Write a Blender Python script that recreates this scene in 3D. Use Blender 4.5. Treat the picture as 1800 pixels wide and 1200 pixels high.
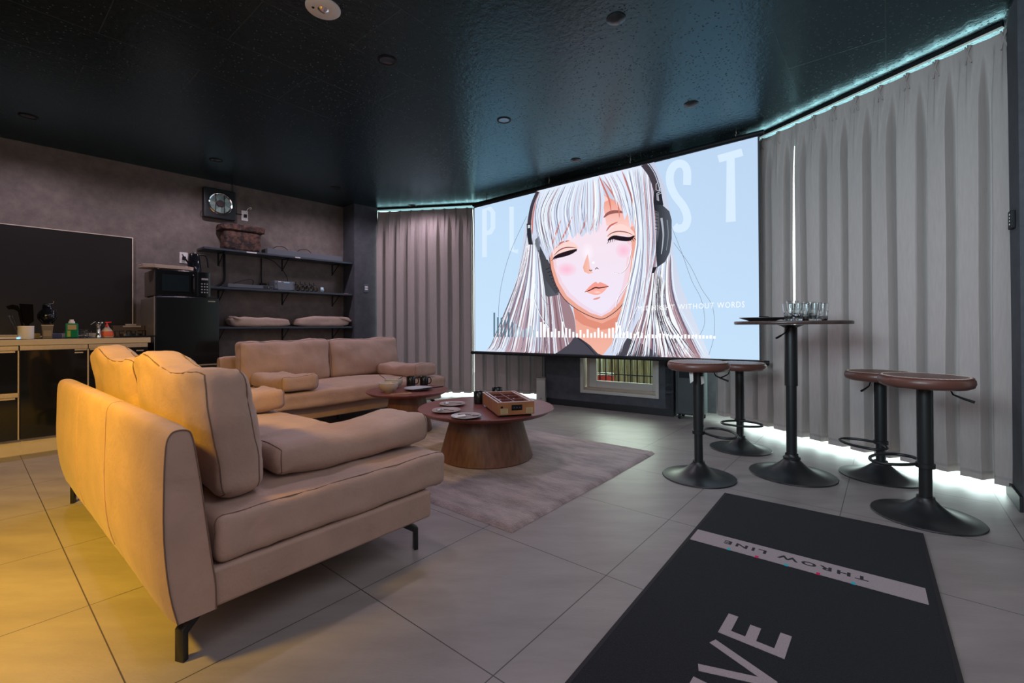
import bpy, bmesh, math, random
from mathutils import Vector, Matrix, noise
from mathutils.geometry import tessellate_polygon
random.seed(7)
for o in list(bpy.data.objects): bpy.data.objects.remove(o)
S = bpy.context.scene
COL = S.collection

# ------------------------------------------------------------------ camera
F, CY, HC, PITCH, ROLL = 800.0, 569.0, 0.9, 0.0057, 0.0050
cam = bpy.data.cameras.new('camera'); camo = bpy.data.objects.new('camera', cam); COL.objects.link(camo)
cam.sensor_width = 36; cam.lens = 16; cam.shift_y = -(600-CY)/1800.0; cam.clip_start = 0.02
camo.matrix_world = (Matrix.Translation((0, 0, HC)) @ Matrix.Rotation(math.pi/2+PITCH, 4, 'X') @ Matrix.Rotation(-ROLL, 4, 'Z'))
S.camera = camo
MC = camo.matrix_world.to_3x3()

# ------------------------------------------------------------------ exposure, world, big lights
S.view_settings.view_transform = 'Standard'; S.view_settings.look = 'None'
S.view_settings.gamma = 1; S.view_settings.use_curve_mapping = False
S.view_settings.exposure = 0.0
w = bpy.data.worlds.new('daylight'); S.world = w; w.use_nodes = True
bg = w.node_tree.nodes['Background']; bg.inputs[0].default_value = (0.80, 0.97, 0.93, 1); bg.inputs[1].default_value = 2.6

def area(name, loc, direction, sx, sy, energy, color, spread=180):
    l = bpy.data.lights.new(name, 'AREA'); l.shape = 'RECTANGLE'; l.size = sx; l.size_y = sy
    l.energy = energy; l.color = color; l.spread = math.radians(spread)
    o = bpy.data.objects.new(name, l); COL.objects.link(o); o.location = loc
    o.rotation_euler = Vector(direction).to_track_quat('-Z', 'Y').to_euler()
    return o
DAY = (0.78, 1.0, 0.96)
# daylight behind the curtains of the bay (window openings)
area('daylight_far', (-0.50, 6.35, 1.2), (0.07, -1, 0.0), 2.7, 2.3, 80, DAY)
area('daylight_right', (2.68, 3.30, 1.2), (-0.938, -0.347, 0.0), 2.4, 2.3, 125, DAY)
# added fill lights out of view, behind and above the camera
area('fill_rear', (-0.4, -1.55, 1.55), (0.25, 1, -0.05), 3.6, 1.6, 24, (1.0, 0.82, 0.80))  # added soft fill from behind, stands for no known window
area('fill_side_cool', (-1.90, -0.70, 2.0), (0.75, 0.66, -0.10), 1.8, 0.9, 17, (0.66, 0.88, 1.0), 56)  # added cool fill aimed at the faces of the right curtain
area('fill_overhead', (1.0, 0.35, 2.44), (0, 0.0, -1), 2.4, 2.0, 25, (0.92, 0.88, 1.0))  # added overhead fill for the floor, no actual lamps there
area('daylight_small_window', (1.28, 5.40, 1.0), (-0.50, -0.78, -0.45), 0.8, 0.8, 20, (0.86, 1.0, 0.86), 150)
# warm lamp of the kitchen side, left of the frame
def spot(name, loc, aim, energy, color, r=0.1, ang=130, blend=1.0):
    l = bpy.data.lights.new(name, 'SPOT'); l.energy = energy; l.color = color; l.shadow_soft_size = r; l.spot_size = math.radians(ang); l.spot_blend = blend
    o = bpy.data.objects.new(name, l); COL.objects.link(o); o.location = loc
    o.rotation_euler = (Vector(aim)-Vector(loc)).to_track_quat('-Z', 'Y').to_euler(); return o
spot('kitchen_downlight', (-1.80, 0.62, 1.85), (-2.25, 1.60, 0.0), 400, (1.0, 0.55, 0.035), 0.10, 108)
for dx, dy, de in ((-.74, 2.722, 1.0), (-.054, 3.521, 1.0), (-2.811, 4.328, 1.1), (-3.63, 3.415, 1.0), (-2.016, 5.213, 1.0), (-1.15, 5.6, .7)):
    spot('downlight_fill', (dx, dy, 2.485), (dx, dy, 0), 29*de, (1.0, 0.82, 1.0), 0.05, 165, .6)  # added fill spots below the ceiling downlights, which are themselves unlit

# ------------------------------------------------------------------ helpers: from the photo to the room
def ray(px, py):
    return (MC @ Vector(((px-900)/F, -(py-CY)/F, -1)))
def at(px, py, z=0.0):
    d = ray(px, py); k = (z-HC)/d.z; return Vector((0, 0, HC)) + d*k
def onplane(px, py, P, N):
    d = ray(px, py); O = Vector((0, 0, HC)); return O + d*((P-O).dot(N)/d.dot(N))
A0 = math.radians(41.5)
U = Vector((math.sin(A0), math.cos(A0), 0)); N = Vector((math.cos(A0), -math.sin(A0), 0)); W0 = -5.703
def L(s, t, z=0.0): return U*s + N*(W0+t) + Vector((0, 0, z))
def wp(px, py, t):
    P = onplane(px, py, N*(W0+t), N); return P.dot(U), P.z
RZL = math.pi/2 - A0          # rotation that turns local x into U (wall direction); local y = -N
MW = Matrix.Rotation(RZL, 4, 'Z')

# ------------------------------------------------------------------ materials
MATS = {}
def srgb(r, g, b):
    f = lambda c: (c/255/12.92) if c/255 <= 0.04045 else ((c/255+0.055)/1.055)**2.4
    return (f(r), f(g), f(b), 1)
def mat(name, col, rough=0.5, metal=0.0, nscale=0, namt=0.0, bump=0.0, bscale=None, spec=0.5, stretch=None, emis=None, estr=0, trans=0, coat=0, sheen=0):
    if name in MATS: return MATS[name]
    m = bpy.data.materials.new(name); m.use_nodes = True; nt = m.node_tree; b = nt.nodes['Principled BSDF']
    if len(col) == 3: col = (*col, 1)
    b.inputs['Base Color'].default_value = col; b.inputs['Roughness'].default_value = rough; b.inputs['Metallic'].default_value = metal
    b.inputs['Specular IOR Level'].default_value = spec
    if trans: b.inputs['Transmission Weight'].default_value = trans; b.inputs['IOR'].default_value = 1.45
    if coat: b.inputs['Coat Weight'].default_value = coat
    if sheen: b.inputs['Sheen Weight'].default_value = sheen
    if emis: b.inputs['Emission Color'].default_value = (*emis[:3], 1); b.inputs['Emission Strength'].default_value = estr
    if nscale or bump:
        tc = nt.nodes.new('ShaderNodeTexCoord'); mp = nt.nodes.new('ShaderNodeMapping'); nt.links.new(tc.outputs['Object'], mp.inputs[0])
        if stretch: mp.inputs['Scale'].default_value = stretch
    if nscale:
        n = nt.nodes.new('ShaderNodeTexNoise'); n.inputs['Scale'].default_value = nscale; n.inputs['Detail'].default_value = 5
        nt.links.new(mp.outputs[0], n.inputs[0])
        r = nt.nodes.new('ShaderNodeValToRGB'); r.color_ramp.elements[0].position = 0.3; r.color_ramp.elements[1].position = 0.7
        r.color_ramp.elements[0].color = tuple(c*(1-namt) for c in col[:3])+(1,); r.color_ramp.elements[1].color = tuple(min(1, c*(1+namt)) for c in col[:3])+(1,)
        nt.links.new(n.outputs[0], r.inputs[0]); nt.links.new(r.outputs[0], b.inputs['Base Color'])
    if bump:
        n2 = nt.nodes.new('ShaderNodeTexNoise'); n2.inputs['Scale'].default_value = bscale or 200; n2.inputs['Detail'].default_value = 3
        nt.links.new(mp.outputs[0], n2.inputs[0]); bp = nt.nodes.new('ShaderNodeBump'); bp.inputs['Strength'].default_value = bump; bp.inputs['Distance'].default_value = 0.004
        nt.links.new(n2.outputs[0], bp.inputs['Height']); nt.links.new(bp.outputs[0], b.inputs['Normal'])
    MATS[name] = m; return m

M_leather = mat('tan_leather', (0.42, 0.285, 0.226), 0.62, nscale=6, namt=0.10, bump=0.25, bscale=90, spec=0.35, sheen=0.15)
_nt = M_leather.node_tree; _b1 = [n for n in _nt.nodes if n.type == 'BUMP'][0]; _tc = [n for n in _nt.nodes if n.type == 'TEX_COORD'][0]
_n3 = _nt.nodes.new('ShaderNodeTexNoise'); _n3.inputs['Scale'].default_value = 7; _n3.inputs['Detail'].default_value = 4; _n3.inputs['Distortion'].default_value = .6; _nt.links.new(_tc.outputs['Object'], _n3.inputs[0])
_b2 = _nt.nodes.new('ShaderNodeBump'); _b2.inputs['Strength'].default_value = .45; _b2.inputs['Distance'].default_value = .02; _nt.links.new(_n3.outputs[0], _b2.inputs['Height']); _nt.links.new(_b2.outputs[0], _b1.inputs['Normal'])
M_seam = mat('seam_leather', (0.16, 0.10, 0.075), 0.7)
M_black = mat('black_metal', (0.012, 0.014, 0.015), 0.38, 0.0, spec=0.5)
M_blackmatte = mat('black_matte', (0.008, 0.009, 0.010), 0.55, spec=0.25)
M_blackgloss = mat('black_gloss', (0.006, 0.007, 0.009), 0.07)
M_alu = mat('brushed_aluminium', (0.55, 0.47, 0.38), 0.35, 0.6, nscale=60, namt=0.08)
M_cream = mat('cream_laminate', (0.50, 0.44, 0.36), 0.35, nscale=20, namt=0.04)
M_white = mat('white_plastic', (0.75, 0.73, 0.70), 0.4)
M_ceram = mat('glazed_ceramic', (0.62, 0.62, 0.60), 0.18)
M_chrome = mat('chrome', (0.8, 0.8, 0.8), 0.08, 1.0)
M_walnut = mat('walnut_top', (0.175, 0.050, 0.042), 0.36, nscale=9, namt=0.35, stretch=(1, 9, 1), spec=0.5)
M_walnutv = mat('walnut_base', (0.155, 0.072, 0.045), 0.45, nscale=14, namt=0.30, stretch=(3, 3, 0.15))
M_seat = mat('brown_leatherette', (0.125, 0.050, 0.038), 0.36, bump=0.1, bscale=150)
M_thread = mat('pale_thread', (0.62, 0.50, 0.40), 0.7)
M_curtain = mat('taupe_curtain', (0.40, 0.345, 0.325), 0.75, nscale=120, namt=0.05, stretch=(1, 1, .1), sheen=0.1, spec=0.3)
def curtain_glow(m, fac):
    nt = m.node_tree; out = [n for n in nt.nodes if n.type == 'OUTPUT_MATERIAL'][0]; b = nt.nodes['Principled BSDF']
    tr = nt.nodes.new('ShaderNodeBsdfTranslucent'); tr.inputs[0].default_value = (.85, .82, .92, 1); mx = nt.nodes.new('ShaderNodeMixShader'); mx.inputs[0].default_value = fac
    nt.links.new(b.outputs[0], mx.inputs[1]); nt.links.new(tr.outputs[0], mx.inputs[2]); nt.links.new(mx.outputs[0], out.inputs[0])
curtain_glow(M_curtain, .006)
M_hem = mat('curtain_hem', (0.34, 0.31, 0.295), 0.8)
M_glass = mat('clear_glass', (0.95, 0.98, 0.98), 0.02, trans=1.0)
M_grey = mat('grey_metal_box', (0.10, 0.115, 0.13), 0.4)
M_shelf = mat('dark_shelf_board', (0.035, 0.048, 0.062), 0.35)
M_baseb = mat('black_baseboard', (0.012, 0.014, 0.016), 0.45)

def wall_mat(nm='grey_wallpaper', c1=(0.118, 0.099, 0.088, 1), c2=(0.196, 0.166, 0.146, 1)):
    m = bpy.data.materials.new(nm); m.use_nodes = True; nt = m.node_tree; b = nt.nodes['Principled BSDF']
    tc = nt.nodes.new('ShaderNodeTexCoord')
    n = nt.nodes.new('ShaderNodeTexNoise'); n.inputs['Scale'].default_value = 9; n.inputs['Detail'].default_value = 8; n.inputs['Roughness'].default_value = 0.7
    nt.links.new(tc.outputs['Object'], n.inputs[0])
    r = nt.nodes.new('ShaderNodeValToRGB'); e = r.color_ramp.elements; e[0].position = .32; e[1].position = .70
    e[0].color = c1; e[1].color = c2
    nt.links.new(n.outputs[0], r.inputs[0]); nt.links.new(r.outputs[0], b.inputs['Base Color']); b.inputs['Roughness'].default_value = 0.75
    n2 = nt.nodes.new('ShaderNodeTexNoise'); n2.inputs['Scale'].default_value = 160; nt.links.new(tc.outputs['Object'], n2.inputs[0])
    bp = nt.nodes.new('ShaderNodeBump'); bp.inputs['Strength'].default_value = .2; bp.inputs['Distance'].default_value = .003
    nt.links.new(n2.outputs[0], bp.inputs['Height']); nt.links.new(bp.outputs[0], b.inputs['Normal'])
    return m
M_wall = wall_mat()
M_wall2 = wall_mat('dark_slate_wallpaper', (0.045, 0.050, 0.060, 1), (0.078, 0.084, 0.098, 1))

def floor_mat():
    m = bpy.data.materials.new('stone_floor_tiles'); m.use_nodes = True; nt = m.node_tree; b = nt.nodes['Principled BSDF']
    tc = nt.nodes.new('ShaderNodeTexCoord')
    # grid of 0.609 m tiles turned 39.6 degrees; one joint crossing known at (0.335, 1.648)
    P = 0.609; a = math.radians(39.6)
    u = (math.sin(a), math.cos(a)); v = (-math.cos(a), math.sin(a))
    def dist(axis):
        vm = nt.nodes.new('ShaderNodeVectorMath'); vm.operation = 'DOT_PRODUCT'; nt.links.new(tc.outputs['Object'], vm.inputs[0]); vm.inputs[1].default_value = (axis[0], axis[1], 0)
        ad = nt.nodes.new('ShaderNodeMath'); ad.operation = 'ADD'; nt.links.new(vm.outputs['Value'], ad.inputs[0]); ad.inputs[1].default_value = -(axis[0]*0.335+axis[1]*1.648)+P*50
        md = nt.nodes.new('ShaderNodeMath'); md.operation = 'PINGPONG'; nt.links.new(ad.outputs[0], md.inputs[0]); md.inputs[1].default_value = P/2
        return md
    mn = nt.nodes.new('ShaderNodeMath'); mn.operation = 'MINIMUM'; nt.links.new(dist(u).outputs[0], mn.inputs[0]); nt.links.new(dist(v).outputs[0], mn.inputs[1])
    st = nt.nodes.new('ShaderNodeMath'); st.operation = 'LESS_THAN'; nt.links.new(mn.outputs[0], st.inputs[0]); st.inputs[1].default_value = 0.0017
    mp = nt.nodes.new('ShaderNodeMapping'); mp.inputs['Rotation'].default_value = (0, 0, a); mp.inputs['Scale'].default_value = (1, 4, 1); nt.links.new(tc.outputs['Object'], mp.inputs[0])
    n = nt.nodes.new('ShaderNodeTexNoise'); n.inputs['Scale'].default_value = 2.2; n.inputs['Detail'].default_value = 9; n.inputs['Roughness'].default_value = 0.62; nt.links.new(mp.outputs[0], n.inputs[0])
    r = nt.nodes.new('ShaderNodeValToRGB'); e = r.color_ramp.elements; e[0].position = .3; e[1].position = .72
    e[0].color = (0.225, 0.205, 0.195, 1); e[1].color = (0.315, 0.29, 0.275, 1); nt.links.new(n.outputs[0], r.inputs[0])
    mx = nt.nodes.new('ShaderNodeMixRGB'); nt.links.new(st.outputs[0], mx.inputs[0]); nt.links.new(r.outputs[0], mx.inputs[1]); mx.inputs[2].default_value = (0.05, 0.045, 0.043, 1)
    nt.links.new(mx.outputs[0], b.inputs['Base Color']); b.inputs['Roughness'].default_value = 0.42; b.inputs['Specular IOR Level'].default_value = 0.35
    bp = nt.nodes.new('ShaderNodeBump'); bp.inputs['Strength'].default_value = .12; bp.inputs['Distance'].default_value = .004
    n2 = nt.nodes.new('ShaderNodeTexNoise'); n2.inputs['Scale'].default_value = 60; nt.links.new(mp.outputs[0], n2.inputs[0]); nt.links.new(n2.outputs[0], bp.inputs['Height']); nt.links.new(bp.outputs[0], b.inputs['Normal'])
    return m
def ceil_mat():
    m = bpy.data.materials.new('black_acoustic_ceiling'); m.use_nodes = True; nt = m.node_tree; b = nt.nodes['Principled BSDF']
    tc = nt.nodes.new('ShaderNodeTexCoord'); mp = nt.nodes.new('ShaderNodeMapping'); a = math.radians(39.6)
    # local x along the boards
    mp.vector_type = 'POINT'; mp.inputs['Rotation'].default_value = (0, 0, -(math.pi/2-a)); nt.links.new(tc.outputs['Object'], mp.inputs[0])
    br = nt.nodes.new('ShaderNodeTexBrick'); nt.links.new(mp.outputs[0], br.inputs[0]); br.inputs['Scale'].default_value = 1
    br.inputs['Brick Width'].default_value = 0.94; br.inputs['Row Height'].default_value = 0.47; br.inputs['Mortar Size'].default_value = 0.0022; br.inputs['Mortar Smooth'].default_value = 0.1
    br.inputs['Color1'].default_value = br.inputs['Color2'].default_value = (0, 0, 0, 1); br.inputs['Mortar'].default_value = (1, 1, 1, 1)
    vo = nt.nodes.new('ShaderNodeTexVoronoi'); vo.inputs['Scale'].default_value = 42; vo.inputs['Randomness'].default_value = 1.0; nt.links.new(mp.outputs[0], vo.inputs[0])
    pit = nt.nodes.new('ShaderNodeMapRange'); pit.inputs[1].default_value = 0.0; pit.inputs[2].default_value = 0.22; pit.inputs[3].default_value = 0; pit.inputs[4].default_value = 1; nt.links.new(vo.outputs['Distance'], pit.inputs[0])
    n = nt.nodes.new('ShaderNodeTexNoise'); n.inputs['Scale'].default_value = 35; n.inputs['Detail'].default_value = 4; nt.links.new(mp.outputs[0], n.inputs[0])
    ad = nt.nodes.new('ShaderNodeMath'); ad.operation = 'MULTIPLY_ADD'; nt.links.new(n.outputs[0], ad.inputs[0]); ad.inputs[1].default_value = 0.35; nt.links.new(pit.outputs[0], ad.inputs[2])
    sb = nt.nodes.new('ShaderNodeMath'); sb.operation = 'SUBTRACT'; nt.links.new(ad.outputs[0], sb.inputs[0]); nt.links.new(br.outputs['Color'], sb.inputs[1])
    bp = nt.nodes.new('ShaderNodeBump'); bp.inputs['Strength'].default_value = .9; bp.inputs['Distance'].default_value = .009; nt.links.new(sb.outputs[0], bp.inputs['Height']); 
    mx = nt.nodes.new('ShaderNodeMixRGB'); nt.links.new(br.outputs['Color'], mx.inputs[0]); mx.inputs[1].default_value = (0.0135, 0.0155, 0.0165, 1); mx.inputs[2].default_value = (0.045, 0.052, 0.054, 1)
    df = nt.nodes.new('ShaderNodeBsdfDiffuse'); gs = nt.nodes.new('ShaderNodeBsdfGlossy'); fr = nt.nodes.new('ShaderNodeFresnel'); ms = nt.nodes.new('ShaderNodeMixShader')
    
    sp = nt.nodes.new('ShaderNodeMapRange'); sp.inputs[1].default_value = .10; sp.inputs[2].default_value = .20; sp.inputs[3].default_value = 1; sp.inputs[4].default_value = 0; nt.links.new(vo.outputs['Distance'], sp.inputs[0])
    rn = nt.nodes.new('ShaderNodeMath'); rn.operation = 'MULTIPLY'; sv = nt.nodes.new('ShaderNodeSeparateXYZ'); nt.links.new(vo.outputs['Color'], sv.inputs[0]); gt = nt.nodes.new('ShaderNodeMath'); gt.operation = 'GREATER_THAN'; gt.inputs[1].default_value = .45; nt.links.new(sv.outputs[0], gt.inputs[0])
    nt.links.new(sp.outputs[0], rn.inputs[0]); nt.links.new(gt.outputs[0], rn.inputs[1])
    m2 = nt.nodes.new('ShaderNodeMixRGB'); nt.links.new(rn.outputs[0], m2.inputs[0]); nt.links.new(mx.outputs[0], m2.inputs[1]); m2.inputs[2].default_value = (0.085, 0.098, 0.10, 1)  # sparse pits painted lighter for the light they would catch
    nt.links.new(m2.outputs[0], df.inputs[0]); gs.inputs[0].default_value = (0.54, 0.86, 0.96, 1); gs.inputs['Roughness'].default_value = 0.27; fr.inputs[0].default_value = 1.6
    nt.links.new(bp.outputs[0], df.inputs['Normal']); nt.links.new(bp.outputs[0], gs.inputs['Normal']); nt.links.new(fr.outputs[0], ms.inputs[0]); nt.links.new(df.outputs[0], ms.inputs[1]); nt.links.new(gs.outputs[0], ms.inputs[2])
    nt.nodes.remove(b); nt.links.new(ms.outputs[0], [n_ for n_ in nt.nodes if n_.type == 'OUTPUT_MATERIAL'][0].inputs[0])
    return m

# ------------------------------------------------------------------ mesh helpers
def link(name, bm, m, parent=None, smooth=False, bevel=0, seg=2):
    me = bpy.data.meshes.new(name); bm.normal_update(); bm.to_mesh(me); bm.free()
    o = bpy.data.objects.new(name, me); COL.objects.link(o)
    if m: me.materials.append(m)
    if smooth:
        for p in me.polygons: p.use_smooth = True
        me.set_sharp_from_angle(angle=math.radians(48))
    if bevel:
        bv = o.modifiers.new('bevel', 'BEVEL'); bv.width = bevel; bv.segments = seg; bv.limit_method = 'ANGLE'
        for p in me.polygons: p.use_smooth = True
        if seg > 1:
            wn = o.modifiers.new('wn', 'WEIGHTED_NORMAL'); wn.keep_sharp = True
    if parent is not None: o.parent = parent
    return o
def tag(o, label, cat, group=None, kind=None):
    o['label'] = label; o['category'] = cat
    if group: o['group'] = group
    if kind: o['kind'] = kind
    return o
def struct(o): o['kind'] = 'structure'; return o
def thing(name, loc, rz, label, cat, group=None):
    o = bpy.data.objects.new(name, None); o.empty_display_size = 0.1; COL.objects.link(o); o.location = loc; o.rotation_euler = (0, 0, rz)
    return tag(o, label, cat, group)
def copy_tree(o, parent=None):
    c = o.copy(); COL.objects.link(c); c.parent = parent
    for ch in [x for x in COL.objects if x.parent == o]: copy_tree(ch, c)
    return c
def box(bm, x0, x1, y0, y1, z0, z1, M=None):
    v = [bm.verts.new((x, y, z)) for z in (z0, z1) for y in (y0, y1) for x in (x0, x1)]
    for f in ((0, 2, 3, 1), (4, 5, 7, 6), (0, 1, 5, 4), (1, 3, 7, 5), (3, 2, 6, 7), (2, 0, 4, 6)):
        bm.faces.new([v[i] for i in f])
    if M is not None:
        for q in v: q.co = M @ q.co
    return v
def B(*a, M=None):
    bm = bmesh.new(); box(bm, *a, M=M); return bm
def lathe(prof, seg=48, bm=None, M=None, cap=True):
    bm = bm or bmesh.new(); rings = []
    for r, z in prof:
        if r < 1e-5: rings.append([bm.verts.new((0, 0, z))])
        else: rings.append([bm.verts.new((r*math.cos(2*math.pi*i/seg), r*math.sin(2*math.pi*i/seg), z)) for i in range(seg)])
    for a, b in zip(rings, rings[1:]):
        for i in range(seg):
            j = (i+1) % seg
            if len(a) == 1 and len(b) == 1: continue
            if len(a) == 1: bm.faces.new((a[0], b[i], b[j]))
            elif len(b) == 1: bm.faces.new((a[i], a[j], b[0]))
            else: bm.faces.new((a[i], a[j], b[j], b[i]))
    if cap:
        for rr, fl in ((rings[0], True), (rings[-1], False)):
            if len(rr) > 1: bm.faces.new(list(reversed(rr)) if fl else rr)
    if M is not None:
        for rr in rings:
            for q in rr: q.co = M @ q.co
    bmesh.ops.recalc_face_normals(bm, faces=bm.faces)
    return bm
def catmull(pts, n=6, closed=False):
    pts = [Vector(p) for p in pts]
    if len(pts) < 3: return pts
    out = []; m = len(pts)
    rng = range(m) if closed else range(m-1)
    for i in rng:
        p0 = pts[(i-1) % m] if closed else pts[max(i-1, 0)]; p1 = pts[i]; p2 = pts[(i+1) % m]; p3 = pts[(i+2) % m] if closed else pts[min(i+2, m-1)]
        for k in range(n):
            t = k/n; out.append(0.5*((2*p1)+(p2-p0)*t+(2*p0-5*p1+4*p2-p3)*t*t+(3*p1-p0-3*p2+p3)*t**3))
    if not closed: out.append(pts[-1])
    return out
def tube(pts, r, bm=None, seg=8, closed=False):
    bm = bm or bmesh.new(); pts = [Vector(p) for p in pts]; n = len(pts); rings = []
    up = None
    for i, p in enumerate(pts):
        a = pts[(i-1) % n] if (closed or i > 0) else p; b = pts[(i+1) % n] if (closed or i < n-1) else p
        t = (b-a).normalized()
        if up is None:
            up = Vector((0, 0, 1)) if abs(t.z) < 0.9 else Vector((1, 0, 0))
        x = t.cross(up)
        if x.length < 1e-4: x = t.cross(Vector((0, 1, 0)))
        x.normalize(); y = x.cross(t).normalized(); up = y
        rr = r[i] if isinstance(r, (list, tuple)) else r
        rings.append([bm.verts.new(p+x*rr*math.cos(2*math.pi*k/seg)+y*rr*math.sin(2*math.pi*k/seg)) for k in range(seg)])
    for i in range(n if closed else n-1):
        a, b = rings[i], rings[(i+1) % n]
        for k in range(seg):
            bm.faces.new((a[k], a[(k+1) % seg], b[(k+1) % seg], b[k]))
    if not closed: bm.faces.new(rings[0]); bm.faces.new(rings[-1])
    bmesh.ops.recalc_face_normals(bm, faces=bm.faces)
    return bm
def prism(poly, z0, z1, bm=None, M=None):
    """poly: list of (x, y) any simple polygon; extruded z0..z1"""
    bm = bm or bmesh.new(); n = len(poly)
    lo = [bm.verts.new((x, y, z0)) for x, y in poly]; hi = [bm.verts.new((x, y, z1)) for x, y in poly]
    for tri in tessellate_polygon([[Vector((x, y, 0)) for x, y in poly]]):
        bm.faces.new([hi[i] for i in tri]); bm.faces.new([lo[i] for i in reversed(tri)])
    for i in range(n):
        bm.faces.new((lo[i], lo[(i+1) % n], hi[(i+1) % n], hi[i]))
    if M is not None:
        for q in lo+hi: q.co = M @ q.co
    bmesh.ops.recalc_face_normals(bm, faces=bm.faces)
    return bm
def wallslab(name, p, q, z0, z1, th, m, hole=None):
    """vertical slab from p to q, thickness th on the left of p->q; optional hole (a0,a1,h0,h1) along it"""
    p = Vector((*p, 0)); q = Vector((*q, 0)); d = (q-p).normalized(); Lh = (q-p).length; nrm = Vector((-d.y, d.x, 0))
    bm = bmesh.new()
    M = Matrix(((d.x, nrm.x, 0, p.x), (d.y, nrm.y, 0, p.y), (0, 0, 1, 0), (0, 0, 0, 1)))
    if hole:
        a0, a1, h0, h1 = hole
        box(bm, 0, a0, 0, th, z0, z1, M); box(bm, a1, Lh, 0, th, z0, z1, M); box(bm, a0, a1, 0, th, z0, h0, M); box(bm, a0, a1, 0, th, h1, z1, M)
    else: box(bm, 0, Lh, 0, th, z0, z1, M)
    return struct(link(name, bm, m)), M
def text_bm(s, size, M, extrude=0.0005, space=1.0, fat=0.0):
    cu = bpy.data.curves.new('t', 'FONT'); cu.body = s; cu.size = size; cu.extrude = extrude; cu.space_character = space; cu.align_x = 'CENTER'; cu.align_y = 'CENTER'; cu.resolution_u = 2; cu.offset = fat
    o = bpy.data.objects.new('t', cu); COL.objects.link(o); dg = bpy.context.evaluated_depsgraph_get(); me = bpy.data.meshes.new_from_object(o.evaluated_get(dg))
    bm = bmesh.new(); bm.from_mesh(me); bmesh.ops.transform(bm, matrix=M, verts=bm.verts)
    bpy.data.objects.remove(o); bpy.data.curves.remove(cu); bpy.data.meshes.remove(me); return bm

# ================================================================== SETTING
CZ = 2.5
bm = bmesh.new(); box(bm, -8, 5, -3.4, 9, -0.1, 0); FLOOR = struct(link('floor', bm, floor_mat()))
# room outline seen from above (ceiling stays inside the glazing line, daylight may graze it from below)
cpoly = [L(-2.6, 0), L(3.03, 0), L(3.40, 0.0), Vector((-1.85, 6.30, 0)), Vector((0.55, 6.15, 0)), Vector((2.30, 4.75, 0)), Vector((2.98, 2.75, 0)), L(3.56, 6.4), L(3.56, 7.3), L(-2.6, 7.3)]
CEIL = struct(link('ceiling', prism([(p.x, p.y) for p in cpoly], CZ, CZ+0.1), ceil_mat()))
def sl(name, a, b, **k):
    A_, B_ = L(*a), L(*b); return wallslab(name, (A_.x, A_.y), (B_.x, B_.y), 0, CZ, 0.1, M_wall, **k)
sl('wall_left', (-2.6, 0), (3.06, 0))
# projecting column at the end of the shelves
c0, c1 = L(3.05, 0.28), L(3.40, 0.30)
cp = [L(3.055, -0.1), L(3.055, 0.283), L(3.385, 0.30), L(3.385, -0.1)]
struct(link('wall_column', prism([(p.x, p.y) for p in cp], 0, CZ), M_wall2))
sl('wall_rear', (-2.6, 7.3), (-2.6, 0))
sl('wall_entry', (3.25, 7.3), (-2.6, 7.3))
# wall of the bay with the small window
WA = Vector((0.40, 5.309, 0)); WD = Vector((1.178, -0.799, 0)).normalized(); WN = Vector((-WD.y, WD.x, 0))
wa = WA; wb = WA + WD*1.44
WALLW, MWW = wallslab('wall_window', (wa.x, wa.y), (wb.x, wb.y), 0, CZ, 0.16, M_wall2, hole=(0.45, 1.288, 0.185, 1.10))
wc = wb+WN*.40; wd = WA+WD*2.25+WN*.40
wallslab('leak_block_return', (wb.x, wb.y), (wc.x, wc.y), 0, CZ, 0.08, M_wall2); wallslab('leak_block_corner', (wc.x, wc.y), (wd.x, wd.y), 0, CZ, 0.08, M_wall2)  # slabs added out of view to stop daylight leaking past the wall end
for a, b, nm in ((0, 1.44, 'baseboard_window'),):
    bm = bmesh.new(); box(bm, a, b, -0.012, 0, 0, 0.07, MWW); struct(link(nm, bm, M_baseb, bevel=0.003))
wallslab('leak_block_return', (WA.x+.01, 6.25), (WA.x+.01, WA.y+.03), 0, CZ, 0.1, M_wall2)  # slab added to block the light leak beside the far curtain
# window 1: casing, sash, pane
W1 = lambda: MWW
Mw = W1()
M_wframe = mat('window_frame_white', (0.50, 0.48, 0.44), 0.4)
win = bmesh.new()
for (x0, x1, z0, z1) in ((.437, .470, .165, 1.12), (1.268, 1.301, .165, 1.12), (.470, 1.268, .165, .198), (.470, 1.268, 1.087, 1.12)):
    box(win, x0, x1, -.018, .12, z0, z1, Mw)
win = struct(link('window_1', win, M_wframe, bevel=.003))
sash = bmesh.new()
for (x0, x1, z0, z1) in ((.515, .600, .225, 1.08), (1.222, 1.265, .225, 1.08), (.600, 1.222, .225, .300), (.600, 1.222, 1.00, 1.08)):
    box(sash, x0, x1, .050, .085, z0, z1, Mw)
link('window_sash', sash, M_wframe, win, bevel=.003)
def pane_mat():
    m = bpy.data.materials.new('window_pane_glass'); m.use_nodes = True; nt = m.node_tree; nt.nodes.remove(nt.nodes['Principled BSDF']); out = nt.nodes[0]
    a = nt.nodes.new('ShaderNodeBsdfTransparent'); b = nt.nodes.new('ShaderNodeBsdfGlossy'); f = nt.nodes.new('ShaderNodeFresnel'); x = nt.nodes.new('ShaderNodeMixShader'); a.inputs[0].default_value = (.93, .96, .94, 1); b.inputs['Roughness'].default_value = .02; f.inputs[0].default_value = 1.3
    nt.links.new(f.outputs[0], x.inputs[0]); nt.links.new(a.outputs[0], x.inputs[1]); nt.links.new(b.outputs[0], x.inputs[2]); nt.links.new(x.outputs[0], out.inputs[0]); return m
link('window_pane', B(.598, 1.224, .066, .070, .298, 1.002, M=Mw), pane_mat(), win)
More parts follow.
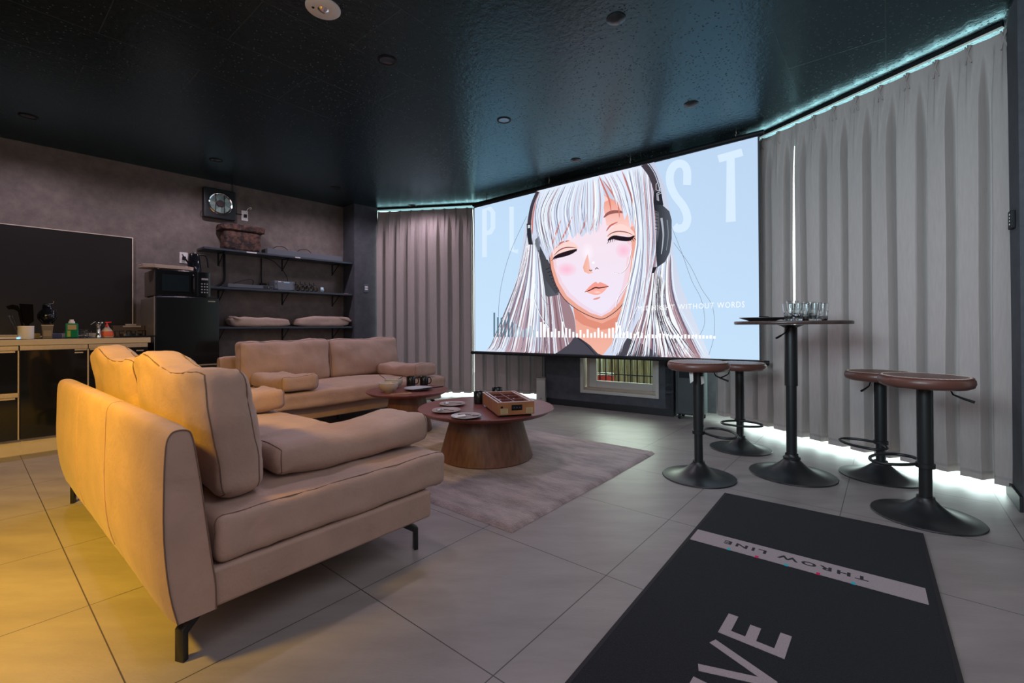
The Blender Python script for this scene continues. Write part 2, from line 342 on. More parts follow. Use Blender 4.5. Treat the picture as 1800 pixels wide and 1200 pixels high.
tr = bmesh.new(); box(tr, .470, 1.268, .03, .11, .198, .225, Mw); box(tr, .490, .515, .04, .1, .225, 1.08, Mw); link('sill_track', tr, M_alu, win, bevel=.002)
# right wall stub with its end face, running back toward the camera
rp = [Vector((2.637, 2.423, 0)), Vector((2.438, 2.181, 0)), Vector((2.438, 2.181, 0))+N*0.9, Vector((2.637, 2.423, 0))+N*0.9]
struct(link('wall_right', prism([(p.x, p.y) for p in rp], 0, CZ), M_wall2))
dR = (rp[0]-rp[1]).normalized(); nR = Vector((-dR.y, dR.x, 0))
bb = bmesh.new(); MR = Matrix(((dR.x, nR.x, 0, rp[1].x), (dR.y, nR.y, 0, rp[1].y), (0, 0, 1, 0), (0, 0, 0, 1)))
box(bb, -0.012, .313, 0, .012, 0, .075, MR); struct(link('baseboard_right', bb, M_baseb, bevel=.002))

# ---- view outside the small window
def WL(a, off, z): return WA + WD*a + WN*off + Vector((0, 0, z))
rail = thing('balcony_railing', WL(0.9, .42, 0), math.atan2(WD.y, WD.x), 'dark vertical bar railing seen through the small window below the screen', 'railing')
bm = bmesh.new()
for k in range(22): box(bm, -0.72+k*.075, -0.72+k*.075+.010, -.006, .006, .02, 1.3)
link('bars', bm, M_blackmatte, rail)
link('crossbar', B(-.75, .90, -.010, .010, .335, .345), M_blackmatte, rail); link('top_rail', B(-.75, .90, -.012, .012, 1.3, 1.33), M_blackmatte, rail); link('bottom_rail', B(-.75, .90, -.01, .01, .0, .02), M_blackmatte, rail)
# reed fence, stems are surface relief
M_reed = mat('dry_reeds', (0.62, 0.52, 0.30), 0.9, nscale=14, namt=0.75, stretch=(6, 6, .35), bump=.6, bscale=40)
bm = bmesh.new()
for k in range(26):
    x = -1.35+k*.058; r = .024+random.random()*.006; h = 1.15+random.random()*.2
    lathe([(r, 0), (r*.95, h)], 7, bm, Matrix.Translation((x, random.uniform(-.015, .015), 0)) @ Matrix.Rotation(random.uniform(-.03, .03), 4, 'Y'))
fen = link('reed_fence', bm, M_reed, smooth=True); fen.location = WL(1.15, .95, 0); fen.rotation_euler = (0, 0, math.atan2(WD.y, WD.x))
tag(fen, 'yellowish reed fence standing outside behind the railing of the small window', 'fence')
M_pale = mat('pale_render_wall', (0.60, 0.66, 0.64), .9, nscale=3, namt=.08)
bm = bmesh.new(); box(bm, .15, 3.0, 1.25, 1.35, 0, 1.6, Matrix(((WD.x, WN.x, 0, WA.x), (WD.y, WN.y, 0, WA.y), (0, 0, 1, 0), (0, 0, 0, 1)))); o = link('garden_wall', bm, M_pale)
tag(o, 'pale plastered wall outside beyond the reed fence, seen through the small window', 'wall')
M_red = mat('red_plastic', (0.75, .05, .04), .35)
rc = thing('plastic_crate', WL(.44, .60, 0), math.atan2(WD.y, WD.x)+.35, 'red and white plastic box on the ground outside the small window', 'box')
link('body', B(-.13, .13, -.09, .09, 0, .305), M_red, rc, bevel=.012); link('lid', B(-.135, .135, -.095, .095, .305, .325), M_white, rc, bevel=.008)

# ---- curtains
def curtain(name, A, Dv, s0, s1, pitch, phase, ztop, zbot, amp, label, off=0.0, nf=0.0):
    """pinch-pleated curtain; room side = -normal"""
    nn = Vector((-Dv.y, Dv.x, 0)); bm = bmesh.new(); n = int((s1-s0)/pitch*40)+1; zs = [0, .03, .045, .12, .3, .6, 1.0, 1.4, 1.75, 1.95, 2.08, 2.2, 2.28, 2.33, 2.36, 2.385, 1e9]
    Ht = ztop-zbot; grid = []
    for z in zs:
        z = min(z, Ht); f = z/Ht; row = []
        for i in range(n+1):
            s = s0+(s1-s0)*i/n; c = (s-phase)/pitch; k = math.floor(c+.5); fr = c-k      # fr = 0 at a pleat
            rnd = noise.noise((k*3.7+phase, 1.3, 0)); wv = math.cos(2*math.pi*fr)
            low = math.tanh(9.0*(wv+.60+.15*rnd))/1.0
            low = amp*(low*(1+.25*rnd))
            low += amp*.35*noise.noise((s*9, z*.8, 2.1+nf))
            topf = max(0, min(1, (z-(Ht-.42))/.36))**1.6
            top = .030*math.exp(-(fr/.055)**2)+.004*wv
            o = low*(1-topf)+top*topf
            sh = .012*noise.noise((k*2.3, z*1.2, 4+nf))*(1-f)
            wr = .006*noise.noise((s*30, z*12, 7))*max(0, 1-z/.35)
            row.append(bm.verts.new(A+Dv*(s+sh)-nn*(o+wr+off)+Vector((0, 0, zbot+z+.006*noise.noise((k*1.9, 5, 1))*(1 if z < .01 else 0)))))
        grid.append(row)
    for a, b in zip(grid, grid[1:]):
        for i in range(n): bm.faces.new((a[i], a[i+1], b[i+1], b[i]))
    o = link(name, bm, M_curtain, smooth=True); o.data.materials.append(M_hem)
    for p in o.data.polygons:
        if p.index//n == 1: p.material_index = 1
    tag(o, label, 'curtain', None)
    # pinch tacks: little crossed tucks at every pleat head
    k0 = math.ceil((s0-phase)/pitch); k1 = math.floor((s1-phase)/pitch)
    for k in range(k0, k1+1):
        s = phase+k*pitch; tb = bmesh.new()
        for sg in (-1, 1):
            tube([A+Dv*(s+sg*.012)-nn*(.028+off)+Vector((0, 0, ztop-.005)), A+Dv*(s+sg*.002)-nn*(.036+off)+Vector((0, 0, ztop-.045)), A+Dv*(s-sg*.014)-nn*(.026+off)+Vector((0, 0, ztop-.10))], .004, tb, 6)
        link('pleat_tuck', tb, M_curtain, o, smooth=True)
    return o
DA = Vector((1.33, -.22, 0)).normalized(); CA = Vector((-1.803, 6.128, 0))
DB = Vector((.526, -1.42, 0)).normalized(); CB = Vector((2.616, 2.395, 0)) - DB*2.2   # far end first
sB = lambda s: 2.2-s
ZT = 2.448
curtain('curtain', CA, DA, .0, 1.314, .1525, .178, ZT, .045, .040, 'taupe pleated curtain hanging between the grey column and the projection screen')
curtain('curtain', CA, DA, 1.322, 2.262, .1525, .178, ZT, .045, .034, 'taupe curtain behind the left part of the screen, hem above the small white bin', nf=3)
curtain('curtain', CB, DB, 0.19, sB(1.19), .1475, sB(.143)-10*.1475, ZT, .07, .042, 'taupe curtain just right of the screen, ending at the gap behind the high table', nf=5)
curtain('curtain', CB, DB, sB(1.172), sB(-.045), .1475, sB(.143)-10*.1475, ZT, .055, .047, 'wide taupe curtain behind the bar stools at the far right, up to the right wall', nf=8)
def rail_ob(A, Dv, s0, s1, label):
    nn = Vector((-Dv.y, Dv.x, 0)); M = Matrix(((Dv.x, nn.x, 0, A.x), (Dv.y, nn.y, 0, A.y), (0, 0, 1, 0), (0, 0, 0, 1)))
    o = link('curtain_rail', B(s0, s1, -.012, .012, 2.476, CZ, M=M), M_blackmatte); tag(o, label, 'curtain rail'); return o
rail_ob(CA, DA, -.0, 2.19, 'black curtain rail on the ceiling above the curtain between column and screen')
rail_ob(CB, DB, .15, 2.19, 'black curtain rail on the ceiling above the wide right curtains')

# ================================================================== CEILING FITTINGS
def downlight(px, py, label, r=.055, depth=.06, grp='black recessed ceiling downlights'):
    p = at(px, py, CZ); t = thing('downlight', (p.x, p.y, CZ), 0, label, 'ceiling light', grp)
    link('trim_ring', lathe([(r*.72, -.002), (r*.8, -.006), (r, -.004), (r, .0)], 32, cap=False), M_blackmatte, t, smooth=True)
    link('reflector', lathe([(r*.74, -.0025), (r*.45, -.0015), (0, -.001)], 32, cap=False), mat('dark_reflector', (.10, .12, .14), .12, 1.0), t, smooth=True)
    return t
downlight(681, 106, 'black recessed downlight nearest the white round ceiling fitting')
downlight(886, 211, 'black recessed downlight in front of the upper left corner of the screen')
downlight(380, 281, 'black recessed downlight above the wall fan')
downlight(50, 204, 'black recessed downlight above the television, far left')
downlight(590, 330, 'black recessed downlight above the shelves near the column')
downlight(725, 361, 'black recessed downlight close to the curtain beside the column')
p = at(568, 14, CZ)
t = thing('emergency_light', (p.x, p.y, CZ), .2, 'large white round ceiling fitting with a small central lens', 'ceiling light')
link('plate', lathe([(0, -.004), (.02, -.010), (.078, -.009), (.083, -.004), (.083, 0)], 48, cap=False), M_white, t, smooth=True)
link('lens', lathe([(0, -.022), (.012, -.020), (.024, -.012), (.028, -.008)], 32, cap=False), M_chrome, t, smooth=True)
link('indicator', lathe([(0, -.013), (.006, -.0125), (.007, -.009)], 16, M=Matrix.Translation((-.045, -.01, 0)), cap=False), M_blackmatte, t)
for px, py, lb in ((1083, 33, 'small black domed ceiling sensor nearest the camera, in front of the screen'), (1215, 183, 'flat black round ceiling cover above the right half of the screen'), (1012, 281, 'flat black round ceiling cover close above the middle of the screen')):
    p = at(px, py, CZ); o = link('ceiling_sensor', lathe([(0, -.022), (.02, -.020), (.04, -.012), (.05, -.004), (.05, 0)], 32), mat('black_sensor', (.014, .018, .02), .3), smooth=True); o.location = (p.x, p.y, CZ)
    tag(o, lb, 'ceiling sensor', 'black round ceiling covers')

# ================================================================== PROJECTION SCREEN
D_ = 3.64
TLp, BLp, TRp, BRp = [Vector((0, 0, HC))+ray(*q)*(D_*k/ray(*q).y) for q, k in (((834, 363), 1.548), ((835, 616.7), 1.548), ((1331.7, 240), 1.0), ((1335, 632.7), 1.0))]
SO = (TLp+BLp+TRp+BRp)/4
sx = ((TRp+BRp)/2-(TLp+BLp)/2); sx.z = 0; SW = sx.length; sx.normalize(); SN = Vector((sx.y, -sx.x, 0))   # facing the room
if SN.y > 0: SN = -SN
ztL, ztR, zbL, zbR = TLp.z, TRp.z, BLp.z, BRp.z
scr = thing('projection_screen', (SO.x, SO.y, 0), math.atan2(sx.y, sx.x), 'large hanging projection screen showing a drawn girl with headphones and closed eyes', 'projection screen')
zt = (ztL+ztR)/2; zb = (zbL+zbR)/2
def sloc(P):      # world point on the screen plane -> local x, z
    d = P-Vector((SO.x, SO.y, 0)); return d.dot(sx), d.z
def pc(x, y):     # photo detail (x, y) -> local coordinates on the screen
    P = onplane(820+x/3, 240+y/3, SO, SN); return sloc(P)
# fabric
M_fab = mat('screen_fabric', (.05, .05, .055), .8)
bm = bmesh.new(); hw = SW/2+.012
v = [bm.verts.new(c) for c in ((-hw, 0.004, zbL-.012), (hw, .004, zbR-.012), (hw, .004, ztR+.012), (-hw, .004, ztL+.012), (-hw, .010, zbL-.012), (hw, .010, zbR-.012), (hw, .010, ztR+.012), (-hw, .010, ztL+.012))]
for f in ((0, 1, 2, 3), (7, 6, 5, 4), (0, 4, 5, 1), (1, 5, 6, 2), (2, 6, 7, 3), (3, 7, 4, 0)): bm.faces.new([v[i] for i in f])
link('fabric', bm, M_fab, scr)
link('top_bar', tube([(-hw-.02, .012, ztL+.028), (hw+.03, .012, ztR+.028)], .022, seg=16), M_blackmatte, scr, smooth=True)
link('bottom_bar', tube([(-hw-.02, .010, zbL-.022), (hw+.02, .010, zbR-.022)], .016, seg=16), M_blackmatte, scr, smooth=True)
for sg, zz in ((-1, zbL), (1, zbR)): link('end_cap', tube([(sg*(hw+.02), .010, zz-.022), (sg*(hw+.055), .010, zz-.022)], .02, seg=12), M_blackmatte, scr, smooth=True)
for px_, py_ in ((854, 342), (964, 316), (1107, 277), (1293, 230)):
    P = onplane(px_, py_, SO, SN); x, z = sloc(P); zbar = ztL+(ztR-ztL)*(x/SW+.5)+.045
    link('hanging_hook', tube([(x, .012, CZ), (x+.004, .012, CZ-.02), (x-.004, .012, (zbar+CZ)/2), (x, .012, zbar)], .004, seg=6), M_alu, scr)
# picture: flat coloured shapes, one thin coat over the next, colour carried by the faces
PB = bmesh.new(); CLp = PB.loops.layers.float_color.new('Col'); layer = [0]
def shape(pts, col, col2=None, step=True, uvdir=None):
    """pts in photo-detail coordinates; col sRGB; optional col2 = gradient end along uvdir"""
    if step: layer[0] += 1
    y = -.0001*layer[0]-.0004
    P2 = [pc(*p) for p in pts]; hwp = SW/2
    def clampv(x, z):
        x = max(-hwp, min(hwp, x)); f = x/SW+.5; return x, max(zbL+(zbR-zbL)*f, min(ztL+(ztR-ztL)*f, z))
    vs = [PB.verts.new((clampv(*q)[0], y, clampv(*q)[1])) for q in P2]
    c1 = srgb(*col); c2 = srgb(*col2) if col2 else c1
    if uvdir:
        pr_ = [p[0]*uvdir[0]+p[1]*uvdir[1] for p in pts]; lo, hi = min(pr_), max(pr_)
    for tri in tessellate_polygon([[Vector((q[0], q[1], 0)) for q in P2]]):
        try: f = PB.faces.new([vs[i] for i in tri])
        except ValueError: continue
        for lp, i in zip(f.loops, tri):
            k = ((pr_[i]-lo)/(hi-lo)) if uvdir else 0
            lp[CLp] = tuple(a*(1-k)+b*k for a, b in zip(c1, c2))
        f.normal_update()
        if f.normal.y > 0: f.normal_flip()
def blob(pts, col, n=5, **k): shape([tuple(p[:2]) for p in catmull([(x, y, 0) for x, y in pts], n, True)], col, **k)
def stroke(pts, w0, col, w1=None, n=5, step=False, mid=None):
    c = catmull([(x, y, 0) for x, y in pts], n); m = len(c); Lf, Rt = [], []
    for i, p in enumerate(c):
        t = (c[min(i+1, m-1)]-c[max(i-1, 0)]).normalized(); nn = Vector((-t.y, t.x, 0)); f = i/(m-1)
        ww = w0+( (w1 if w1 is not None else w0)-w0)*f
        if mid is not None: ww = mid*math.sin(math.pi*f)**.7+w0*.15
        Lf.append(p+nn*ww/2); Rt.append(p-nn*ww/2)
    if step: layer[0] += 1
    # quads so self overlap is harmless
    y = -.0001*(layer[0]+.5)-.0004; cc = srgb(*col); hwp = SW/2
    def mk(p):
        x, z = pc(p.x, p.y); x = max(-hwp, min(hwp, x)); f = x/SW+.5; return PB.verts.new((x, y, max(zbL+(zbR-zbL)*f, min(ztL+(ztR-ztL)*f, z))))
    lv = [mk(p) for p in Lf]; rv = [mk(p) for p in Rt]
    for i in range(m-1):
        f = PB.faces.new((lv[i], lv[i+1], rv[i+1], rv[i]))
        for lp in f.loops: lp[CLp] = cc
        f.normal_update()
        if f.normal.y > 0: f.normal_flip()
def ell(cx, cy, rx, ry, col, rot=0, n=28, **k):
    shape([(cx+rx*math.cos(a)*math.cos(rot)-ry*math.sin(a)*math.sin(rot), cy+rx*math.cos(a)*math.sin(rot)+ry*math.sin(a)*math.cos(rot)) for a in [2*math.pi*i/n for i in range(n)]], col, **k)
def soft(cx, cy, rx, ry, col, base, rot=0, k=7):
    for i in range(k):
        f = (i+1)/k; ell(cx, cy, rx*(1-f*.85), ry*(1-f*.85), tuple(int(b+(c-b)*f) for c, b in zip(col, base)), rot)
R_ = random.Random(11)
shape([(30, 380), (1560, -20), (1560, 1200), (30, 1200)], (186, 210, 238), (198, 226, 250), uvdir=(-.3, 1))
# big letters
LT = (213, 233, 252)
for pts in ([(95, 635), (95, 385), (125, 380), (140, 400), (140, 480), (125, 505), (100, 510)],):
    stroke(pts, 25, LT, n=1)
stroke([(238, 370), (238, 600), (272, 605)], 24, LT, n=1)
stroke([(1163, 255), (1163, 180), (1140, 145), (1100, 150), (1075, 190), (1075, 250), (1100, 310), (1145, 370), (1165, 430), (1150, 475), (1115, 485), (1095, 470)], 42, LT, n=5)
stroke([(1328, 118), (1455, 82)], 40, LT, n=1); shape([(1372, 108), (1414, 98), (1420, 447), (1368, 452)], LT)
# hair at the back
HB = (196, 203, 224)
shape([(372, 288), (700, 205), (990, 130), (1045, 260), (1078, 420), (1090, 600), (1130, 780), (1200, 960), (1290, 1180), (100, 1180), (205, 1000), (250, 840), (285, 640), (310, 460)], HB, (214, 224, 240), uvdir=(0, 1))
BR = (158, 128, 136); BR2 = (128, 100, 112)
blob([(470, 800), (545, 890), (575, 1000), (560, 1110), (470, 1180), (300, 1180), (330, 1020), (350, 880), (380, 800)], BR)
blob([(985, 700), (1050, 720), (1075, 900), (1120, 1060), (1150, 1190), (900, 1190), (870, 1060), (930, 920), (965, 800)], BR)
blob([(1060, 820), (1110, 900), (1160, 1000), (1235, 1185), (1080, 1190), (1030, 1000), (1030, 880)], (176, 140, 148))
blob([(300, 880), (340, 860), (360, 1000), (350, 1190), (200, 1190), (240, 1040)], (186, 158, 168))
for i in range(26):   # dark partings
    x = R_.uniform(300, 560); stroke([(350+(x-300)*.5, 760), (x*.6+170, 930), (x, 1180)], 2, BR2 if i % 2 else (225, 228, 240), 7)
for i in range(26):
    x = R_.uniform(900, 1200); stroke([(1010+(x-900)*.12, 700), (1000+(x-950)*.45, 930), (x, 1190)], 2, BR2 if i % 2 else (225, 228, 240), 7)
# neck, shirt
shape([(560, 880), (575, 980), (580, 1060), (640, 1110), (700, 1180), (760, 1180), (820, 1060), (850, 960), (845, 850)], (232, 160, 140), (240, 180, 162), uvdir=(0, 1))
shape([(565, 900), (640, 960), (715, 985), (790, 950), (848, 860), (845, 960), (780, 1010), (700, 1020), (610, 990), (572, 960)], (222, 142, 122))
blob([(440, 1190), (500, 1125), (545, 1090), (575, 1055), (625, 1080), (670, 1120), (705, 1190)], (72, 70, 80), n=3)
blob([(745, 1190), (790, 1110), (830, 1060), (905, 1085), (960, 1110), (1020, 1190)], (72, 70, 80), n=3)
stroke([(575, 1055), (625, 1090), (690, 1160)], 4, (35, 33, 40))
# ear cup on the left, behind the hair of the cheek
shape([(322, 600), (345, 560), (385, 570), (420, 640), (440, 720), (492, 800), (486, 835), (430, 845), (380, 810), (345, 740), (325, 660)], (48, 50, 58), (92, 94, 104), uvdir=(1, .3))
shape([(395, 640), (430, 650), (470, 740), (495, 810), (470, 830), (420, 760), (400, 700)], (70, 70, 78))
for k in range(7): stroke([(418+k*9, 700+k*17), (446+k*8, 690+k*17)], 3, (30, 30, 36), n=1)
stroke([(330, 610), (345, 700), (385, 800)], 9, (150, 158, 172), 3)
shape([(362, 545), (380, 525), (390, 560), (384, 600), (364, 600)], (112, 118, 128))
# face
FC = (240, 226, 242)
FACE = [(436, 600), (445, 690), (470, 775), (512, 850), (575, 905), (650, 945), (712, 962), (762, 940), (815, 895), (860, 830), (890, 740), (903, 640), (905, 520), (885, 400), (700, 290), (520, 380), (450, 500)]
shape(FACE, (234, 168, 150))
shape([(452, 600), (462, 690), (488, 770), (530, 840), (590, 890), (655, 930), (712, 948), (760, 922), (808, 872), (842, 800), (862, 720), (872, 620), (872, 520), (850, 400), (700, 290), (520, 380), (462, 500)], (248, 204, 200), (236, 214, 232), uvdir=(0, 1))
shape([(466, 620), (480, 700), (505, 765), (548, 826), (610, 880), (665, 915), (712, 936), (752, 910), (792, 862), (822, 790), (840, 700), (850, 600), (846, 520), (820, 420), (690, 330), (560, 420), (480, 520)], (246, 222, 232), (236, 228, 246), uvdir=(0, 1))
soft(528, 700, 62, 42, (250, 190, 214), (241, 224, 238)); soft(830, 600, 50, 46, (250, 192, 216), (242, 222, 236))
soft(640, 610, 40, 60, (250, 240, 250), (242, 225, 238))
stroke([(436, 600), (445, 690), (470, 775), (512, 850), (575, 905), (650, 945), (712, 962), (762, 940), (815, 895), (860, 830)], 4, (92, 52, 58))
# forehead shade under the fringe
shape([(720, 350), (760, 330), (860, 360), (890, 470), (850, 480), (790, 470), (740, 470)], (238, 160, 140), (248, 205, 200), uvdir=(0, 1))
# brows
stroke([(724, 428), (750, 405), (790, 396), (855, 402)], 4, (150, 92, 88), mid=17); stroke([(490, 505), (520, 485), (565, 476)], 4, (170, 110, 112), mid=10)
# right eye (as seen)
blob([(745, 520), (770, 478), (820, 462), (870, 490), (888, 520), (850, 522), (800, 520), (765, 545)], (250, 214, 208))
stroke([(738, 500), (760, 470), (800, 450)], 5, (196, 110, 98), mid=8)
stroke([(742, 528), (765, 510), (800, 500), (845, 505), (880, 520)], 3, (120, 60, 62), mid=5)
stroke([(745, 548), (775, 532), (820, 538), (860, 540), (888, 522)], 5, (38, 26, 34), mid=24)
for i in range(13):
    f = i/12; x = 750+135*f; y = 549-14*math.sin(math.pi*min(1, f*1.2)) - 14*f*f; stroke([(x, y), (x-2+9*f, y+9), (x-8+22*f, y+17)], 5, (30, 20, 28), 1, n=3)
# left eye
blob([(458, 620), (480, 570), (520, 548), (570, 562), (590, 590), (540, 600), (495, 620)], (250, 212, 206))
stroke([(470, 590), (500, 560), (545, 548)], 5, (196, 110, 98), mid=8)
stroke([(462, 628), (490, 600), (530, 584), (583, 586)], 3, (120, 60, 62), mid=5)
stroke([(458, 642), (485, 630), (525, 618), (560, 606), (585, 594)], 5, (38, 26, 34), mid=24)
for i in range(12):
    f = i/11; x = 460+120*f; y = 640-46*f; stroke([(x, y), (x-3+4*f, y+8), (x-12+12*f, y+14)], 5, (30, 20, 28), 1, n=3)
# nose
shape([(640, 620), (628, 650), (615, 690), (622, 712), (645, 724), (668, 718), (652, 690), (648, 660)], (240, 172, 152), (246, 200, 190), uvdir=(1, 0))
stroke([(648, 702), (655, 708), (664, 702)], 4, (90, 40, 44)); stroke([(680, 700), (688, 692), (697, 698)], 4, (90, 40, 44))
ell(670, 665, 7, 6, (255, 255, 255))
# mouth
blob([(624, 820), (655, 785), (682, 766), (694, 775), (708, 768), (752, 790), (715, 800), (680, 806), (650, 812)], (244, 158, 146), n=4)
blob([(636, 818), (665, 808), (700, 802), (742, 794), (722, 820), (695, 834), (665, 832)], (248, 176, 164), n=4)
soft(690, 820, 26, 8, (255, 214, 208), (248, 178, 168), k=4)
stroke([(624, 820), (652, 810), (680, 796), (700, 798), (725, 794), (752, 790)], 5, (58, 24, 32), mid=6)
stroke([(668, 858), (688, 854), (708, 846)], 4, (226, 150, 140), mid=9)
# fringe and crown
HF = (206, 218, 238); HW = (232, 242, 254)
def lock(pts, a=HF, b=HW, uv=(0, 1)): shape([tuple(p[:2]) for p in catmull([(x, y, 0) for x, y in pts], 3, True)], a, b, uvdir=uv)
shape([(372, 288), (540, 245), (700, 205), (716, 250), (730, 330), (722, 400), (715, 470), (700, 450), (690, 505), (672, 480), (655, 520), (640, 500), (610, 530), (590, 505), (560, 540), (545, 505), (520, 560), (505, 530), (480, 585), (470, 560), (440, 640), (430, 590), (415, 620), (395, 520), (350, 520), (338, 440)], (222, 234, 250), (200, 210, 232), uvdir=(0, 1))
shape([(700, 205), (830, 175), (960, 145), (1000, 300), (1012, 480), (1005, 640), (985, 740), (950, 840), (905, 960), (850, 1060), (790, 1190), (720, 1190), (770, 1090), (800, 960), (835, 870), (872, 760), (893, 640), (900, 540), (888, 480), (872, 440), (865, 490), (852, 400), (835, 440), (820, 380), (806, 330), (770, 290), (735, 250)], (224, 234, 250), (206, 214, 236), uvdir=(0, 1))
# copper partings in the fringe
for pts in ([(700, 208), (722, 260), (752, 330), (765, 400)], [(720, 230), (770, 300), (800, 360), (808, 430)], [(820, 180), (850, 260), (880, 350), (892, 460)], [(640, 400), (628, 450), (600, 520)], [(560, 420), (530, 490), (500, 550)], [(500, 440), (470, 520), (446, 590)], [(690, 380), (676, 440), (655, 500)], [(370, 330), (350, 430), (350, 520)]):
    stroke(pts, 3, (205, 120, 108), mid=9)
def fan_strands(roots, tips, n, mids=None, w=(1.5, 5), cols=None, jit=10):
    for i in range(n):
        f = R_.random(); 
        def ip(P, f):
            g = f*(len(P)-1); k = min(int(g), len(P)-2); h = g-k; return (P[k][0]*(1-h)+P[k+1][0]*h, P[k][1]*(1-h)+P[k+1][1]*h)
        a = ip(roots, f); b = ip(tips, min(1, max(0, f+R_.uniform(-.03, .03)))); m = ip(mids, f) if mids else ((a[0]+b[0])/2+R_.uniform(-jit, jit), (a[1]+b[1])/2)
        c = R_.choice(cols); ww = R_.uniform(*w)
        if i % 12 == 0: layer[0] += 1
        stroke([a, m, (b[0]+R_.uniform(-jit, jit), b[1]+R_.uniform(-jit, jit))], 1.2, c, mid=ww)
CS = [(140, 144, 168), (240, 247, 255), (240, 247, 255), (172, 180, 204), (190, 150, 158), (250, 253, 255), (228, 238, 252), (112, 104, 124)]
fan_strands([(700, 212), (620, 235), (500, 262), (385, 295)], [(690, 500), (640, 510), (540, 540), (450, 620), (400, 600)], 95, mids=[(712, 360), (640, 370), (520, 380), (410, 410), (360, 420)], cols=CS, w=(1.5, 5))
fan_strands([(705, 212), (800, 190), (955, 160)], [(770, 330), (885, 470), (900, 540)], 30, mids=[(735, 265), (850, 300), (940, 330)], cols=CS, w=(1.5, 5))
fan_strands([(840, 180), (900, 168), (975, 165)], [(745, 1160), (800, 1150), (930, 900), (975, 740)], 80, mids=[(893, 560), (930, 600), (1000, 500)], cols=CS, w=(2, 7), jit=14)
# long hair at the sides
CD = [(240, 247, 255), (232, 240, 252), (214, 226, 244), (150, 140, 160), (110, 96, 112), (250, 252, 255), (190, 205, 228), (176, 138, 144), (160, 126, 134)]
fan_strands([(340, 420), (350, 520), (385, 620)], [(110, 1170), (260, 1180), (440, 1160)], 78, mids=[(285, 700), (330, 800), (420, 860)], cols=CD, w=(2, 9), jit=16)
fan_strands([(1000, 560), (1040, 640), (1085, 620)], [(820, 1190), (1050, 1190), (1270, 1170)], 70, mids=[(930, 900), (1020, 900), (1110, 850)], cols=CD, w=(2, 9), jit=16)
fan_strands([(985, 690), (1050, 760)], [(900, 1170), (1240, 1175)], 40, mids=[(960, 900), (1060, 940)], cols=[(250, 252, 255), (240, 247, 255), (70, 60, 74)], w=(2, 8), jit=20)
for pts in ([(1085, 480), (1140, 620), (1190, 760), (1240, 860), (1258, 980), (1225, 1060)], [(1095, 560), (1180, 680), (1240, 800), (1300, 900), (1308, 1040), (1280, 1150)], [(320, 420), (230, 620), (180, 820), (170, 1000)], [(330, 470), (270, 760), (200, 980), (120, 1120)], [(390, 560), (385, 700), (400, 840), (440, 892)]):
    stroke(pts, 2, (120, 130, 150), 2)
for pts in ([(870, 600), (852, 680), (815, 720), (775, 715)], [(360, 860), (390, 940), (440, 1010)], [(880, 640), (860, 760), (800, 850), (790, 900)], [(930, 760), (900, 900), (850, 1010), (800, 1150)]):
    stroke(pts, 3, (250, 252, 255), 3); stroke([(x+4, y) for x, y in pts], 1.5, (110, 90, 110), 1.5)
# head band and right ear cup
layer[0] += 1
stroke([(378, 290), (350, 360), (335, 440), (332, 500)], 16, (66, 60, 70), 20); stroke([(388, 292), (362, 360), (348, 440)], 4, (186, 140, 146))
stroke([(935, 145), (975, 200), (1000, 270), (1010, 330)], 34, (70, 62, 70), 30); stroke([(960, 138), (1000, 200), (1025, 280)], 4, (30, 26, 32))
shape([(320, 460), (340, 460), (345, 520), (352, 570), (330, 570), (322, 520)], (44, 46, 54)); shape([(326, 466), (338, 466), (338, 482), (326, 484)], (210, 218, 230))
shape([(990, 295), (1028, 285), (1040, 360), (1030, 400), (995, 400), (988, 350)], (40, 40, 48))
for q in ([(1002, 252), (1018, 236), (1026, 262), (1016, 288), (1002, 282)], [(1006, 300), (1028, 290), (1030, 300), (1012, 306), (1016, 340), (1008, 336)]): stroke(q+[q[0]], 3, (205, 212, 224), n=1)
shape([(990, 360), (1035, 362), (1072, 395), (1084, 440), (1084, 540), (1074, 610), (1050, 660), (1008, 690), (1000, 600), (1004, 480)], (36, 38, 46), (84, 90, 100), uvdir=(1, 0))
shape([(994, 390), (1016, 400), (1020, 480), (1010, 560), (1002, 470)], (92, 92, 100))
for k in range(6): stroke([(996, 400+k*18), (1014, 404+k*18)], 3, (30, 30, 36), n=1)
stroke([(1030, 430), (1040, 520), (1030, 620)], 12, (170, 178, 190), 4); stroke([(1060, 440), (1066, 520), (1056, 600)], 5, (130, 140, 152), 3)
shape([(985, 690), (1008, 686), (990, 720), (978, 722)], (36, 38, 46))
# equaliser bars
layer[0] += 2
base = lambda x: 1056+(x-150)*.008
hs = [128, 104, 102, 88, 130, 78, 70, 56, 40, 46, 60, 38, 32, 80, 70, 50, 30, 46, 34, 84, 50, 46, 30, 22, 40, 20, 44, 24, 30, 52, 32, 22, 50, 54, 82, 66, 30, 36, 28, 22, 34, 28, 14, 22, 20, 18, 26, 24, 22, 20, 20, 22, 18, 22, 20, 20, 22, 18, 18, 16, 18, 14]
x = 145
for i, h in enumerate(hs):
    wd = 9+ i*.06; c = (96, 122, 138) if i < 6 else ((178, 198, 212) if i < 12 else (252, 254, 255))
    shape([(x, base(x)-h), (x+wd, base(x)-h), (x+wd, base(x)), (x, base(x))], c, step=False); x += 18.9+(.15 if i > 30 else 0)
